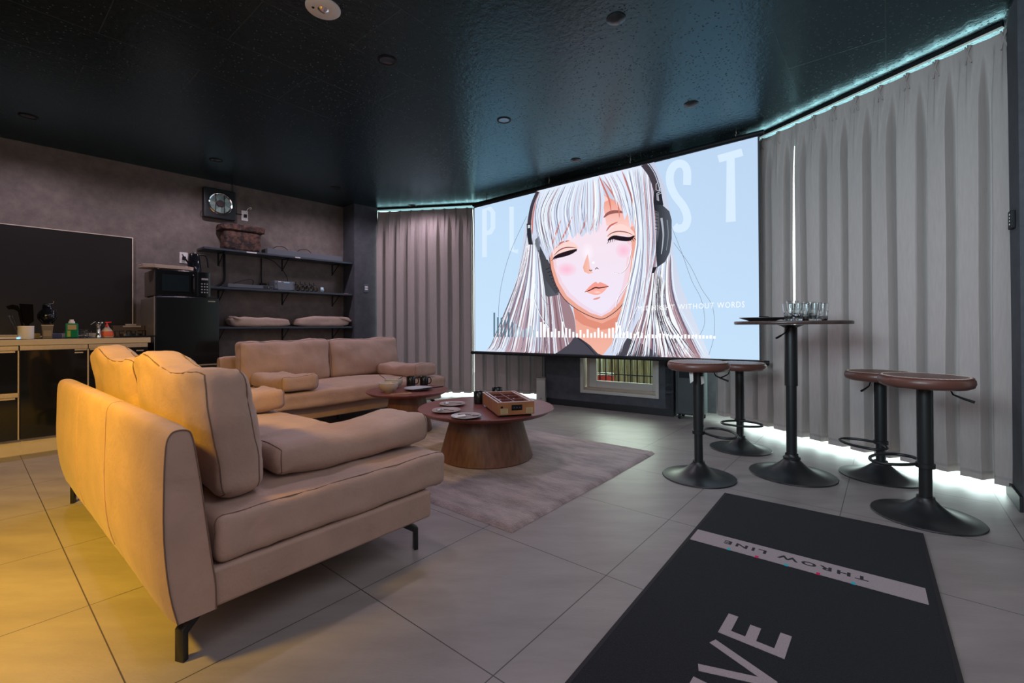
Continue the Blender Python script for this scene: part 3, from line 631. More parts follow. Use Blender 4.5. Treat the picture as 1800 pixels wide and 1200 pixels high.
# small caption
bmt = text_bm('MIDNIGHT WITHOUT WORDS', 1.0, Matrix.Identity(4), 0, 1.15)
xs = [v.co.x for v in bmt.verts]; ys = [v.co.y for v in bmt.verts]; xa, xb, ya, yb = min(xs), max(xs), min(ys), max(ys)
layer[0] += 1
for f_ in bmt.faces:
    vs = []
    for v_ in f_.verts:
        u_ = (v_.co.x-xa)/(xb-xa); h_ = (v_.co.y-ya)/(yb-ya); X = 905+(1468-905)*u_; Y = 918-18*u_ - h_*(24+8*u_)
        q = pc(X, Y); vs.append(PB.verts.new((q[0], -.0001*layer[0]-.0004, q[1])))
    try:
        nf_ = PB.faces.new(vs)
        for lp in nf_.loops: lp[CLp] = srgb(250, 253, 255)
        nf_.normal_update()
        if nf_.normal.y > 0: nf_.normal_flip()
    except ValueError: pass
bmt.free()
pm = bpy.data.materials.new('projected_picture'); pm.use_nodes = True; nt = pm.node_tree
for n_ in list(nt.nodes):
    if n_.type != 'OUTPUT_MATERIAL': nt.nodes.remove(n_)
ca = nt.nodes.new('ShaderNodeVertexColor'); ca.layer_name = 'Col'; em = nt.nodes.new('ShaderNodeEmission'); em.inputs[1].default_value = 1.05
nt.links.new(ca.outputs[0], em.inputs[0]); nt.links.new(em.outputs[0], [n_ for n_ in nt.nodes if n_.type == 'OUTPUT_MATERIAL'][0].inputs[0])
link('projected_picture', PB, pm, scr)
# ================================================================== RUG AND MAT ON THE FLOOR
a_ = math.radians(39.6); TU = Vector((math.sin(a_), math.cos(a_), 0)); TV = Vector((-math.cos(a_), math.sin(a_), 0))
RZT = math.atan2(TU.y, TU.x)
def rug_mat():
    m = bpy.data.materials.new('mottled_mauve_rug'); m.use_nodes = True; nt = m.node_tree; b = nt.nodes['Principled BSDF']
    tc = nt.nodes.new('ShaderNodeTexCoord'); mp = nt.nodes.new('ShaderNodeMapping'); nt.links.new(tc.outputs['Object'], mp.inputs[0]); mp.inputs['Scale'].default_value = (3.2, 1.0, 1); mp.inputs['Rotation'].default_value = (0, 0, .75)
    n = nt.nodes.new('ShaderNodeTexNoise'); n.inputs['Scale'].default_value = 2.6; n.inputs['Detail'].default_value = 8; n.inputs['Roughness'].default_value = .7; nt.links.new(mp.outputs[0], n.inputs[0])
    r = nt.nodes.new('ShaderNodeValToRGB'); e = r.color_ramp.elements; e[0].position = .36; e[1].position = .62; e[0].color = (.17, .125, .12, 1); e[1].color = (.44, .35, .335, 1)
    nt.links.new(n.outputs[0], r.inputs[0]); nt.links.new(r.outputs[0], b.inputs['Base Color']); b.inputs['Roughness'].default_value = .85; b.inputs['Sheen Weight'].default_value = .4
    n2 = nt.nodes.new('ShaderNodeTexNoise'); n2.inputs['Scale'].default_value = 120; nt.links.new(tc.outputs['Object'], n2.inputs[0])
    bp = nt.nodes.new('ShaderNodeBump'); bp.inputs['Strength'].default_value = .8; bp.inputs['Distance'].default_value = .01; nt.links.new(n2.outputs[0], bp.inputs['Height']); nt.links.new(bp.outputs[0], b.inputs['Normal'])
    return m
R0 = at(900, 937); R1 = at(1153, 797); rl = (R1-R0).length
bm = bmesh.new(); nx, ny = 90, 120; g = []
for i in range(nx+1):
    row = []
    for j in range(ny+1):
        x, y = rl*i/nx, 2.28*j/ny; e = min(i, nx-i, 99)*rl/nx; e2 = min(j, ny-j)*2.28/ny; d = min(e, e2)
        z = .016*min(1, d/.02)**.5 + .0015*noise.noise((x*25, y*25, 0)); dx = .004*noise.noise((y*40, x*4, 3)) if d == 0 else 0
        row.append(bm.verts.new((x+dx, y+dx, z+.001)))
    g.append(row)
for i in range(nx):
    for j in range(ny): bm.faces.new((g[i][j], g[i+1][j], g[i+1][j+1], g[i][j+1]))
rug = link('area_rug', bm, rug_mat(), smooth=True); rug.location = R0; rug.rotation_euler = (0, 0, RZT)
tag(rug, 'mottled mauve and grey short pile rug under the round wooden tables', 'rug')
RUGZ = .0187

def carpet(name, c, sp):
    m = mat(name, c, .95, nscale=260, namt=sp, bump=.5, bscale=320); return m
M_mat = carpet('black_mat_pile', (.0075, .010, .0135), .6)
M_matl = carpet('grey_mat_pile', (.36, .31, .32), .12); M_edge = mat('mat_edging', (.012, .012, .014), .8)
mN, mE = at(1274, 868), at(1623, 940); mw_ = (mE-mN); mwl = mw_.length; mdir = mw_.normalized(); mlen = Vector((-mdir.y, mdir.x, 0));
if mlen.y > 0: mlen = -mlen
dmat = bpy.data.objects.new('dart_mat', None); COL.objects.link(dmat); dmat.location = mN; dmat.rotation_euler = (0, 0, math.atan2(mdir.y, mdir.x))
tag(dmat, 'long black floor mat with a pale throw line band and large pale letters', 'mat')
# local: x across the mat (left to right), y negative along its length toward the camera
def ml(px, py):
    d = at(px, py)-mN; return d.dot(mdir), -d.dot(mlen)
link('mat_base', B(.012, mwl-.012, -2.93, -.012, 0, .007), M_mat, dmat)
bm = bmesh.new(); box(bm, 0, .012, -2.94, 0, 0, .0075); box(bm, mwl-.012, mwl, -2.94, 0, 0, .0075); box(bm, .012, mwl-.012, -.012, 0, 0, .0075); box(bm, .012, mwl-.012, -2.94, -2.93, 0, .0075)
link('edging', bm, M_edge, dmat)
def mpoly(pts, z1=.0078): return prism([ml(*p) for p in pts], .0068, z1)
b0, b1, b2, b3 = ml(1213, 930), ml(1627, 1037), ml(1628, 1068), ml(1200, 945)
ya, yb_ = (b0[1]+b1[1])/2, (b2[1]+b3[1])/2
link('throw_line_band', B(.014, mwl-.035, yb_, ya, .0068, .0078), M_matl, dmat)
MT = Matrix.Translation((mwl*.49, (ya+yb_)/2+.006, .0082)) @ Matrix.Rotation(math.pi, 4, 'Z')
t0 = ml(1463, 1008); t1 = ml(1322, 968)
MT = Matrix.Translation(((t0[0]+t1[0])/2, (ya+yb_)/2+.008, .0079)) @ Matrix.Rotation(math.pi, 4, 'Z') @ Matrix.Scale(1.22, 4, (1, 0, 0)) @ Matrix.Scale(.85, 4, (0, 1, 0))
link('throw_line_lettering', text_bm('THROW LINE', .050, MT, .0002, 1.35, .0016), mat('mat_letter_dark', (.02, .02, .025), .9), dmat)
for k, (px, py, c) in enumerate(((1281, 969, 0), (1330, 982, 1), (1382, 996, 0), (1438, 1013, 1), (1500, 1029, 0))):
    q = ml(px, py); link('tick_mark', B(q[0]-.006, q[0]+.006, yb_-.003, yb_+.014, .0068, .0080), mat('cyan_yarn', (.02, .42, .50), .9) if not c else mat('crimson_yarn', (.62, .01, .10), .9), dmat)
E_ = [(1281, 1082), (1298, 1088), (1285, 1113), (1310, 1123), (1319, 1102), (1338, 1109), (1329, 1131), (1361, 1144), (1372, 1116), (1392, 1123), (1379, 1163), (1262, 1115)]
link('letter', mpoly(E_), M_matl, dmat)
def strokeq(a, b, wd, z=.0078):   # bar between two mat-local points
    a, b = Vector((*a, 0)), Vector((*b, 0)); d = (b-a).normalized(); nn = Vector((-d.y, d.x, 0))*wd/2
    return [(p.x, p.y) for p in (a+nn, b+nn, b-nn, a-nn)]
# V: its two arm ends are visible, the point lies past the lower frame edge
e1, e2 = ml(1262, 1115), ml(1379, 1163); hE = (Vector(e2)-Vector(e1)); hx = hE.normalized()
va = (Vector(ml(1256, 1126))+Vector(ml(1249, 1136)))/2; vb = (Vector(ml(1231, 1171))+Vector(ml(1224, 1184)))/2
# letters read across the mat: run direction = down the image
apex = (va+vb)/2 + hx*hE.length*.98
prs = bmesh.new(); prism(strokeq(va, apex, .026), .0068, .0078, prs); prism(strokeq(vb, apex, .026), .0068, .00785, prs)
link('letter', prs, M_matl, dmat)
rd = (vb-va).normalized(); ib = vb+rd*.054
link('letter', prism(strokeq(ib, ib+hx*hE.length, .028), .0068, .0078), M_matl, dmat)
lb = ib+rd*.05; prs = bmesh.new(); prism(strokeq(lb, lb+hx*hE.length, .028), .0068, .0078, prs); prism(strokeq(lb+hx*(hE.length-.014), lb+hx*(hE.length-.014)+rd*.075*1, .026), .0068, .00785, prs)

link('letter', prs, M_matl, dmat)

# ================================================================== SOFAS
def cushion_fn(sx, sy, sz, p=5, b=0.0, crown=0.0, wr=0.004, seed=0, sag=0.0, lean=0.0):
    def f(q):
        x, y, z = q; lp = (abs(x)**p+abs(y)**p+abs(z)**p)**(1/p); v = Vector((x/lp, y/lp, z/lp))
        inf = (1-v.x**2)*(1-v.y**2)
        zz = v.z*(1+b*inf) + crown*inf*(1 if v.z > 0 else 0)
        yy = v.y*(1+b*.5*(1-v.x**2)*(1-v.z**2)*.4)
        P = Vector((v.x*sx/2, yy*sy/2, zz*sz/2 - sag*inf*(v.z > 0)))
        w = noise.noise((P.x*5+seed, P.y*5, P.z*5))*wr*2 + noise.noise((P.x*14+seed, P.y*14, P.z*9))*wr
        P += v.normalized()*w
        P.y += lean*P.z
        return P
    return f
def cushion_bm(f, n=(16, 16, 8)):
    bm = bmesh.new(); cache = {}
    def V(q):
        k = tuple(round(c, 5) for c in q)
        if k not in cache: cache[k] = bm.verts.new(f(q))
        return cache[k]
    for ax in range(3):
        o1, o2 = [i for i in range(3) if i != ax]
        for s in (-1, 1):
            for i in range(n[o1]):
                for j in range(n[o2]):
                    qs = []
                    for di, dj in ((0, 0), (1, 0), (1, 1), (0, 1)):
                        q = [0, 0, 0]; q[ax] = s; q[o1] = -1+2*(i+di)/n[o1]; q[o2] = -1+2*(j+dj)/n[o2]; qs.append(V(q))
                    bm.faces.new(qs if s > 0 else qs[::-1])
    bmesh.ops.recalc_face_normals(bm, faces=bm.faces)
    return bm
def ring(ax, c, n=24, f=None, off=1.0):
    """closed loop on the cushion at coordinate c of axis ax"""
    o1, o2 = [i for i in range(3) if i != ax]; pts = []
    per = [(-1+2*k/n, -1) for k in range(n)]+[(1, -1+2*k/n) for k in range(n)]+[(1-2*k/n, 1) for k in range(n)]+[(-1, 1-2*k/n) for k in range(n)]
    for a, b in per:
        q = [0, 0, 0]; q[ax] = c; q[o1] = a; q[o2] = b; pts.append(f(q))
    return pts
def soft_part(name, parent, loc, rot, f, n, seams=(), m=None, r=.0022):
    o = link(name, cushion_bm(f, n), m or M_leather, parent, smooth=True); o.location = loc; o.rotation_euler = rot
    for ax, c in seams:
        s = link('seam', tube(ring(ax, c, 20, f), r, seg=6, closed=True), M_seam, o, smooth=True)
    return o
def rounded_fn(sx, sy, sz, r, crown=.0, wr=.004, seed=0, tb=.0):
    h = Vector((sx/2, sy/2, sz/2)); core = Vector([max(c-r, .001) for c in h])
    def f(q):
        q = [math.sin(c*math.pi/2) for c in q]; p = Vector([q[i]*h[i] for i in range(3)]); inn = Vector([max(-core[i], min(core[i], p[i])) for i in range(3)]); d = p-inn
        n_ = d.normalized() if d.length > 1e-9 else Vector((0, 0, 1)); P = inn+n_*r
        u = [P[i]/h[i] for i in range(3)]
        P.z += crown*(1-u[0]**2)*(1-u[1]**2)*(1 if u[2] > 0 else -tb)
        P -= n_*.006*max(0, 1-abs(noise.noise((P.x*4.5+seed, P.y*7, P.z*6.5)))*5)**2
        P += n_*(noise.noise((P.x*6+seed, P.y*6, P.z*5))*wr*1.6+noise.noise((P.x*17+seed, P.y*15, P.z*11))*wr*.8)
        return P
    return f
LEN = 1.86
def make_sofa(seed, label, wav):
    t = bpy.data.objects.new('sofa', None); COL.objects.link(t); tag(t, label, 'sofa', 'pair of matching leather sofas')
    # seat frame
    link('seat_frame', B(.004, LEN-.004, .06, .882, .128, .236), M_leather, t, bevel=.012, seg=4)
    # upholstered back shell, slightly bulging outward
    prof = [(.012, .128), (-.010, .22), (-.022, .36), (-.022, .50), (-.018, .60), (-.010, .632), (.006, .643), (.034, .641), (.048, .626), (.060, .57), (.079, .42), (.098, .26), (.106, .20), (.108, .128)]
    n = 46; bm = bmesh.new(); rows = []
    for i in range(n+1):
        f = i/n; x = LEN*f; e = min(x, LEN-x); k = max(0, 1-e/.075); sh = 1-math.sqrt(max(0, 1-k*k)); row = []
        for (y, z) in catmull([(a, b, 0) for a, b in prof], 3) and [(p.x, p.y) for p in catmull([(a, b, 0) for a, b in prof], 3)]:
            rear = max(0, min(1, (.06-y)/.07)); top = max(0, (z-.5)/.14)
            y2 = y+sh*.012*rear; z2 = z-sh*.010*top
            w = (.004*noise.noise((x*4+seed, z*5, 1))+.0025*noise.noise((x*16+seed, z*2.2, 3)))*(1-k)
            row.append(bm.verts.new((x, y2-w*rear, z2+w*top*.5)))
        rows.append(row)
    m_ = len(rows[0])
    for a, b in zip(rows, rows[1:]):
        for j in range(m_): bm.faces.new((a[j], a[(j+1) % m_], b[(j+1) % m_], b[j]))
    bm.faces.new(rows[0]); bm.faces.new(rows[-1]); bmesh.ops.recalc_face_normals(bm, faces=bm.faces)
    endpts = [[tuple(v.co) for v in rows[k]] for k in (0, -1)]; seampts = [tuple(v.co) for v in rows[n*16//46]]; seam2 = [tuple(v.co) for v in rows[n*30//46]]
    bk = link('backrest', bm, M_leather, t, smooth=True)
    for p in bk.data.polygons:
        if len(p.vertices) > 4: p.use_smooth = False
    for ep, dx in ((endpts[0], -.001), (endpts[1], .001)):
        link('seam', tube([(x+dx, y, z) for x, y, z in ep],   .0019, seg=6), M_seam, bk, smooth=True)
    for sp in (seampts, seam2):
        link('seam', tube([(x, y-.0008*(1 if y < .05 else -1), z) for x, y, z in sp if z > .14], .0022, seg=6), M_leather, bk, smooth=True)
    # seat cushion
    f = rounded_fn(LEN-.012, .860, .136, .028, crown=.030, wr=.004, seed=seed)
    sc = soft_part('seat_cushion', t, (LEN/2, .540, .3055), (0, 0, 0), f, (60, 30, 10), ((0, -.87), (0, .87)), r=.0018)
    # two back cushions
    for k, (xc, rz) in enumerate(((.512, .010), (LEN-.512, -.01))):
        f = rounded_fn(.835, .135, .395, .040, wr=.007, seed=seed+3*k+5)
        def g(q, f=f, k=k, sgn=(-1 if k == 0 else 1)):
            P = f(q); hx, hz = P.x/.42, P.z/.20
            P.y += (.060 if P.y > 0 else -.012)*(abs(P.y)/.067)*max(0, 1-hx*hx)*max(0, 1-hz*hz)+.012*max(0, 1-hz*hz)*(P.y > 0)       # filling
            P.z += (.030*math.exp(-((hx+.62)/.34)**2) - .020*math.exp(-((hx-.25)/.45)**2))*max(0, hz)*wav
            P.y += -.030*hz
            P += Vector((0, .012*noise.noise((P.x*7+seed, P.z*9, k)), .006*noise.noise((P.x*8, seed, 2))*max(0, hz)))
            return P
        soft_part('back_cushion', t, (xc, .187, .385+.197), (0, 0, rz), g, (34, 12, 22), ((1, -.62), (1, .62)), r=.0021)
    # two arm bolsters lying on the seat
    for k, (xc, yc, rz, h) in enumerate(((.28, .63, .05, .122), (LEN-.285, .662, -.03, .112))):
        f = rounded_fn(.30, .655, h, .042, crown=.008, wr=.006, seed=seed+k*4+11)
        def g2(q, f=f, seed=seed, k=k):
            P = f(q); P.z += .016*(max(0, P.y)/.31)**2*(1 if P.z > 0 else .2)-.012*math.exp(-((P.y+.05)/.12)**2)*(q[2] > 0) + .012*noise.noise((P.x*6, P.y*4+seed, k))*(q[2] > 0)
            P.x += .012*noise.noise((P.y*5, seed, k+2)); return P
        soft_part('arm_bolster', t, (xc, yc, .388+h/2), (0, 0, rz), g2, (14, 26, 10), ((1, -.80), (1, .80)), r=.0018)
    # angled metal legs
    def leg(cx, cy, sx_, sy_):
        bm = bmesh.new(); wd = .030
        prof_ = [(0, 0), (.016, 0), (.016, .072), (.105, .128), (.062, .128), (0, .088)]
        ang = math.atan2(sy_, sx_); Ml = Matrix.Translation((cx, cy, 0)) @ Matrix.Rotation(ang, 4, 'Z')
        lo = [bm.verts.new(Ml @ Vector((x, -wd/2, z))) for x, z in prof_]; hi = [bm.verts.new(Ml @ Vector((x, wd/2, z))) for x, z in prof_]
        # concave outline: split into quads
        for a in (lo, hi):
            bm.faces.new((a[0], a[1], a[2], a[5])); bm.faces.new((a[5], a[2], a[3], a[4]))
        for i in range(6): bm.faces.new((lo[i], lo[(i+1) % 6], hi[(i+1) % 6], hi[i]))
        bmesh.ops.recalc_face_normals(bm, faces=bm.faces)
        link('leg', bm, M_black, t, bevel=.0015, seg=1)
    leg(.03, .035, .45, 1); leg(LEN-.05, .035, -.45, 1); leg(.04, .845, .45, -1); leg(LEN-.05, .845, -.45, -1)
    link('leg', B(LEN/2-.012, LEN/2+.012, .40, .424, 0, .128), M_black, t)
    return t
so1 = make_sofa(2, 'tan leather sofa nearest the camera, its back and one end turned to us, lit yellow', 1.0)
dl = Vector((-.775, .632, 0)); o1_ = Vector((-.885, 1.172, 0))+dl*LEN; so1.location = o1_; so1.rotation_euler = (0, 0, math.atan2(-dl.y, -dl.x))
so2 = make_sofa(31, 'pinkish tan leather sofa standing in front of the wall shelves, facing the room', .3)
ang2 = math.radians(39.5); xd2 = Vector((-math.sin(ang2), -math.cos(ang2), 0)); p2 = L(1.30, 1.04)-xd2*LEN; so2.location = (p2.x, p2.y, 0); so2.rotation_euler = (0, 0, math.atan2(xd2.y, xd2.x))

# ================================================================== COFFEE TABLES

def coffee_table(x, y, rt, rb, rn, h, label, parent_z=RUGZ):
    t = thing('coffee_table', (x, y, parent_z), .69, label, 'coffee table', 'round wooden coffee tables'); h -= parent_z
    link('tabletop', lathe([(0, h-.030), (rt-.035, h-.030), (rt-.004, h-.010), (rt, h-.005), (rt-.003, h), (0, h)], 96), M_walnut, t, smooth=True)
    link('base', lathe([(0, 0), (rb-.004, 0), (rb, .006), (rn, h-.030), (0, h-.030)], 96), M_walnutv, t, smooth=True)
    return t
CT1 = (-.18, 3.13); ZT1 = .352; CT2 = (-.895, 3.90); ZT2 = .362
coffee_table(*CT1, .462, .318, .232, ZT1, 'larger round wooden coffee table with flared base carrying the wooden box')
coffee_table(*CT2, .345, .205, .150, ZT2, 'smaller round wooden coffee table carrying two bowls, beside the far sofa')

def plate(px, py, z, r, name, label, grp, m=None, rim=.012):
    p = at(px, py, z+.008); t = thing(name, (p.x, p.y, z), 0, label, 'plate', grp)
    link('dish', lathe([(0, 0), (r*.55, 0), (r*.62, .003), (r, rim), (r*.995, rim+.003), (r*.62, .007), (r*.5, .005), (0, .005)], 56), m or M_ceram, t, smooth=True)
    return t
M_plate = mat('pale_brown_glaze', (.36, .31, .30), .22); M_rimw = mat('white_glaze', (.66, .68, .70), .15); M_bowl = mat('beige_glaze', (.50, .45, .38), .25)
def packet(t, x, y, z, a, m, sx_=.05, sy_=.028):
    f = cushion_fn(sx_, sy_, .010, p=4, wr=.0025, seed=x*50)
    o = link('packet', cushion_bm(f, (10, 6, 3)), m, t, smooth=True); o.location = (x, y, z+.006); o.rotation_euler = (0, 0, a); return o
M_foil = mat('silver_foil', (.7, .72, .75), .22, .8)
pl = [plate(819.4, 731.5, ZT1, .090, 'small_plate', 'small plate with a white paper slip, nearest the camera on the larger coffee table', 'small plates on the larger coffee table', M_plate),
      plate(784.3, 721.5, ZT1, .090, 'small_plate', 'small plate at the left edge of the larger coffee table, middle one of three', 'small plates on the larger coffee table', M_plate),
      plate(795.4, 710, ZT1, .088, 'small_plate', 'small plate with cutlery farthest back of the three on the larger coffee table', 'small plates on the larger coffee table', M_plate)]
link('rim_band', tube([(.0895*math.cos(a), .0895*math.sin(a), .0145) for a in [2*math.pi*k/48 for k in range(48)]], .0014, seg=6, closed=True), M_rimw, pl[0], smooth=True)
link('rim_band', tube([(.0895*math.cos(a), .0895*math.sin(a), .0145) for a in [2*math.pi*k/48 for k in range(48)]], .0014, seg=6, closed=True), M_rimw, pl[1], smooth=True)
link('rim_band', tube([(.0875*math.cos(a), .0875*math.sin(a), .0145) for a in [2*math.pi*k/48 for k in range(48)]], .0014, seg=6, closed=True), M_rimw, pl[2], smooth=True)
# folded slip and forks resting on the plates
q = pl[0].location; o = link('paper_slip', B(-.032, .032, -.019, .019, 0, .002), M_white); o.location = (q.x-.035, q.y-.012, ZT1+.0125); o.rotation_euler = (.06, -.08, .25); tag(o, 'white paper slip lying on the nearest small plate', 'paper slip')
def fork(loc, rz, label):
    t = thing('fork', loc, rz, label, 'fork', 'forks on the small plates')
    link('handle', tube([(-.085, 0, .002), (-.03, 0, .005), (.01, 0, .003)], [.0035, .002, .0025], seg=6), M_chrome, t, smooth=True)
    b_ = bmesh.new()
    for k in range(4): tube([(.008, (k-1.5)*.002, .003), (.02, (k-1.5)*.0045, .001), (.05, (k-1.5)*.0042, .004)], .0011, b_, 5)
    link('tines', b_, M_chrome, t, smooth=True)
for k, (i, dx, dy, rz) in enumerate(((0, .03, .0, -.3), (1, -.02, -.005, 2.7), (2, -.015, -.0, 2.9))):
    q = pl[i].location; fork((q.x+dx, q.y+dy, ZT1+.0125), rz, ('fork on the small plate nearest the camera', 'fork on the middle small plate at the left table edge', 'fork on the farthest small plate')[k])
for i in (1, 2):
    q = pl[i].location; o = link('foil_wrapper', cushion_bm(cushion_fn(.045, .03, .014, p=3, wr=.004, seed=i*9), (12, 8, 4)), M_foil, smooth=True); o.location = (q.x-.04, q.y-.008, ZT1+.016); o.rotation_euler = (0, 0, .6*i)
    tag(o, ('', 'crumpled silver wrapper on the middle small plate', 'crumpled silver wrapper on the farthest small plate')[i], 'wrapper')

def mug(px, py, z, r, h, ang, label, grp):
    p = at(px, py, z); t = thing('mug', (p.x, p.y, z), ang, label, 'mug', grp)
    link('cup', lathe([(0, 0), (r*.92, 0), (r, .006), (r, h-.002), (r-.002, h), (r-.0045, h-.002), (r-.0045, .008), (0, .007)], 40), mat('black_mug', (.010, .012, .013), .22), t, smooth=True)
    link('handle', tube(catmull([(r-.002, 0, h*.84), (r+.018, 0, h*.83), (r+.029, 0, h*.55), (r+.020, 0, h*.25), (r-.002, 0, h*.20)], 5), .0045, seg=8), mat('black_mug', (.01, .012, .013), .22), t, smooth=True)
    return t
mug(722.3, 678, ZT2, .040, .088, .1, 'left black mug of the two beside the plate on the smaller coffee table', 'black mugs')
mug(745.5, 676.5, ZT2, .039, .082, -.15, 'right black mug of the two beside the plate on the smaller coffee table', 'black mugs')
mug(842, 709, ZT1, .037, .086, -.9, 'black mug standing left of the wooden box on the larger coffee table', 'black mugs')
mug(874, 699.5, ZT1, .040, .082, 2.0, 'black mug mostly hidden behind the wooden box', 'black mugs')
def bowl(px, py, label):
    p = at(px, py, ZT2); t = thing('bowl', (p.x, p.y, ZT2), 0, label, 'bowl', 'beige bowls')
    link('vessel', lathe([(0, 0), (.034, 0), (.036, .006), (.062, .018), (.0755, .040), (.080, .070), (.0785, .077), (.0765, .070), (.0715, .042), (.058, .022), (.03, .010), (0, .009)], 56), M_bowl, t, smooth=True)
    link('rim_band', tube([(.0785*math.cos(a), .0785*math.sin(a), .076) for a in [2*math.pi*k/48 for k in range(48)]], .0022, seg=6, closed=True), M_rimw, t, smooth=True)
    return t
b1_ = bowl(683, 688.5, 'beige bowl nearer the front edge of the smaller coffee table')
b2_ = bowl(692, 680.8, 'beige bowl farther back on the smaller coffee table, holding spoons')
def spoon(base, tip, m, label, r=.0028):
    mid = (Vector(base)+Vector(tip))/2+Vector((0, 0, .004)); o = link('spoon', tube([base, mid, tip], [r*1.9, r*.8, r], seg=7), m, smooth=True); tag(o, label, 'spoon', 'spoons in the bowls')
q = b2_.location; spoon((q.x-.02, q.y, ZT2+.028), (q.x-.135, q.y+.02, ZT2+.115), mat('dark_wood_spoon', (.09, .05, .04), .5), 'brown spoon leaning left out of the farther bowl')
spoon((q.x-.01, q.y-.01, ZT2+.030), (q.x+.078, q.y+.03, ZT2+.094), M_blackmatte, 'black spoon leaning right out of the farther bowl')
big = plate(735, 683.5, ZT2, .118, 'dinner_plate', 'large pale plate on the right of the smaller coffee table', 'plates', mat('blue_grey_glaze', (.42, .47, .52), .2), rim=.018)
pa, pb = at(727, 685, ZT2+.024), at(779, 679, ZT2+.024)
o = link('butter_knife', tube([pa, (pa+pb)/2, pb], [.0022, .005, .004], seg=8), M_blackmatte, smooth=True); tag(o, 'black knife lying across the large pale plate', 'knife')
for k, (a, b) in enumerate((((683, 694.2), (724, 691.5)), ((687, 692.3), (722, 690.2)))):
    pa, pb = at(*a, ZT2+.004), at(*b, ZT2+.004); o = link('chopstick', tube([pa, pb], [.0022, .004], seg=8), mat('light_wood', (.42, .27, .15), .5), smooth=True)
    tag(o, ('light wooden chopstick nearest the table edge, in front of the bowls', 'light wooden chopstick just behind the other one, in front of the large plate')[k], 'chopstick', 'pair of chopsticks')

# wooden box with compartments
M_box = mat('honey_wood', (.36, .15, .062), .42, nscale=7, namt=.22, stretch=(1, 12, 1)); M_trimw = mat('pale_inlay', (.66, .52, .52), .4); M_boxin = mat('inner_red_wood', (.16, .045, .035), .45, nscale=8, namt=.2)
f1, f2 = at(875, 708, .444), at(939, 703, .444); bl = .232; fm = (f1+f2)/2; bx = Vector((math.cos(.27), math.sin(.27), 0)); f1 = fm-bx*bl/2; depth = .45
gb = thing('wooden_box', (f1.x, f1.y, ZT1), math.atan2(bx.y, bx.x)+.0, 'open wooden box with red compartments and a black socket plate, on the larger coffee table', 'box')
gy = .10
bm = bmesh.new(); 
for a in ((0, bl, 0, .012), (0, bl, depth-.012, depth), (0, .012, .012, depth-.012), (bl-.012, bl, .012, depth-.012)): box(bm, *a, .012, .090)
# shear the plan a little as seen: box stands turned
link('case', bm, M_box, gb, bevel=.0015, seg=2)
link('floor_board', B(.012, bl-.012, .012, depth-.012, .016, .05), M_boxin, gb)
bm = bmesh.new()
for a in ((0, .007, 0, depth), (bl-.007, bl, 0, depth), (.022, .029, .012, depth-.012), (bl-.029, bl-.022, .012, depth-.012), (.007, bl-.007, 0, .006), (.007, bl-.007, depth-.006, depth)): box(bm, *a, .088, .0925)
link('inlay_trim', bm, M_trimw, gb)
bm = bmesh.new(); box(bm, .029, bl-.029, .135, .143, .05, .086); box(bm, .029, bl-.029, .265, .273, .05, .086); box(bm, bl/2-.004, bl/2+.004, .012, depth-.012, .05, .086); box(bm, .029, bl-.029, .385, .392, .05, .086)
link('divider', bm, M_boxin, gb)
M_star = mat('pale_star', (.70, .55, .55), .4)
for ix in (0, 1):
    for iy in (0, 1, 2):
        cx, cy = bl*(.30+.40*ix), .075+iy*.13
        pts = [((.034 if k % 2 == 0 else .012)*math.cos(math.pi*k/4)+cx, (.034 if k % 2 == 0 else .012)*math.sin(math.pi*k/4)+cy) for k in range(8)]
        link('star_piece', prism(pts, .050, .074), M_star, gb)
link('socket_plate', B(bl*.37, bl*.66, -.003, 0, .040, .072), M_blackgloss, gb, bevel=.001)
for dx in (-.018, 0, .018): link('socket_screw', lathe([(0, 0), (.0025, 0), (.002, .0012)], 12, M=Matrix.Translation((bl*.515+dx, -.003, .056)) @ Matrix.Rotation(math.pi/2, 4, 'X')), M_chrome, gb)
M_lab = mat('cream_label', (.52, .40, .20), .6)
for a, b in ((.07, .27), (.77, .95)):
    lb_ = link('paper_label', B(bl*a, bl*b, -.0012, 0, .018, .052), M_lab, gb)
    bm = bmesh.new()
    for k in range(5): box(bm, bl*a+.003, bl*b-.004-.004*(k % 2), -.0016, -.0012, .022+.006*k, .0235+.006*k)
    link('printed_lines', bm, M_seam, lb_)
link('printed_mark', B(bl*.08, bl*.14, -.0015, 0, .055, .066), M_blackmatte, gb)
for x in (.02, bl-.045):
    for y in (.02, depth-.05): link('foot', B(x, x+.03, y, y+.03, 0, .012), M_blackmatte, gb)

# ================================================================== BAR TABLE AND STOOLS
def trumpet(R, rn, h=.075, z0=0):
    return [(0, z0), (R-.002, z0), (R, z0+.003), (R-.003, z0+.007)]+[(R-(R-rn)*f, z0+.007+(h-.007)*(f**2.6)) for f in [k/14 for k in range(1, 15)]]+[(rn*.98, z0+h+.01), (0, z0+h+.01)]
bt = thing('bar_table', (1.684, 2.75, 0), 0, 'tall round black bar table carrying plates and tumblers', 'table')
link('base', lathe(trumpet(.232, .040, .095), 72), M_black, bt, smooth=True)
link('collar', lathe([(.030, .085), (.046, .095), (.046, .105), (.036, .112), (.034, .125)], 40, cap=False), M_black, bt, smooth=True)
link('lower_column', lathe([(0, .10), (.0285, .10), (.0285, .55), (0, .55)], 40), M_black, bt, smooth=True)
link('upper_column', lathe([(0, .535), (.0345, .535), (.0345, .885), (.07, .902), (0, .902)], 40), M_black, bt, smooth=True)
M_bt = mat('dark_brown_tabletop', (.065, .040, .035), .35, nscale=12, namt=.3, stretch=(1, 8, 1))
link('tabletop', lathe([(0, .904), (.304, .904), (.308, .908), (.308, .921), (.305, .924), (0, .924)], 80), M_bt, bt, smooth=True)
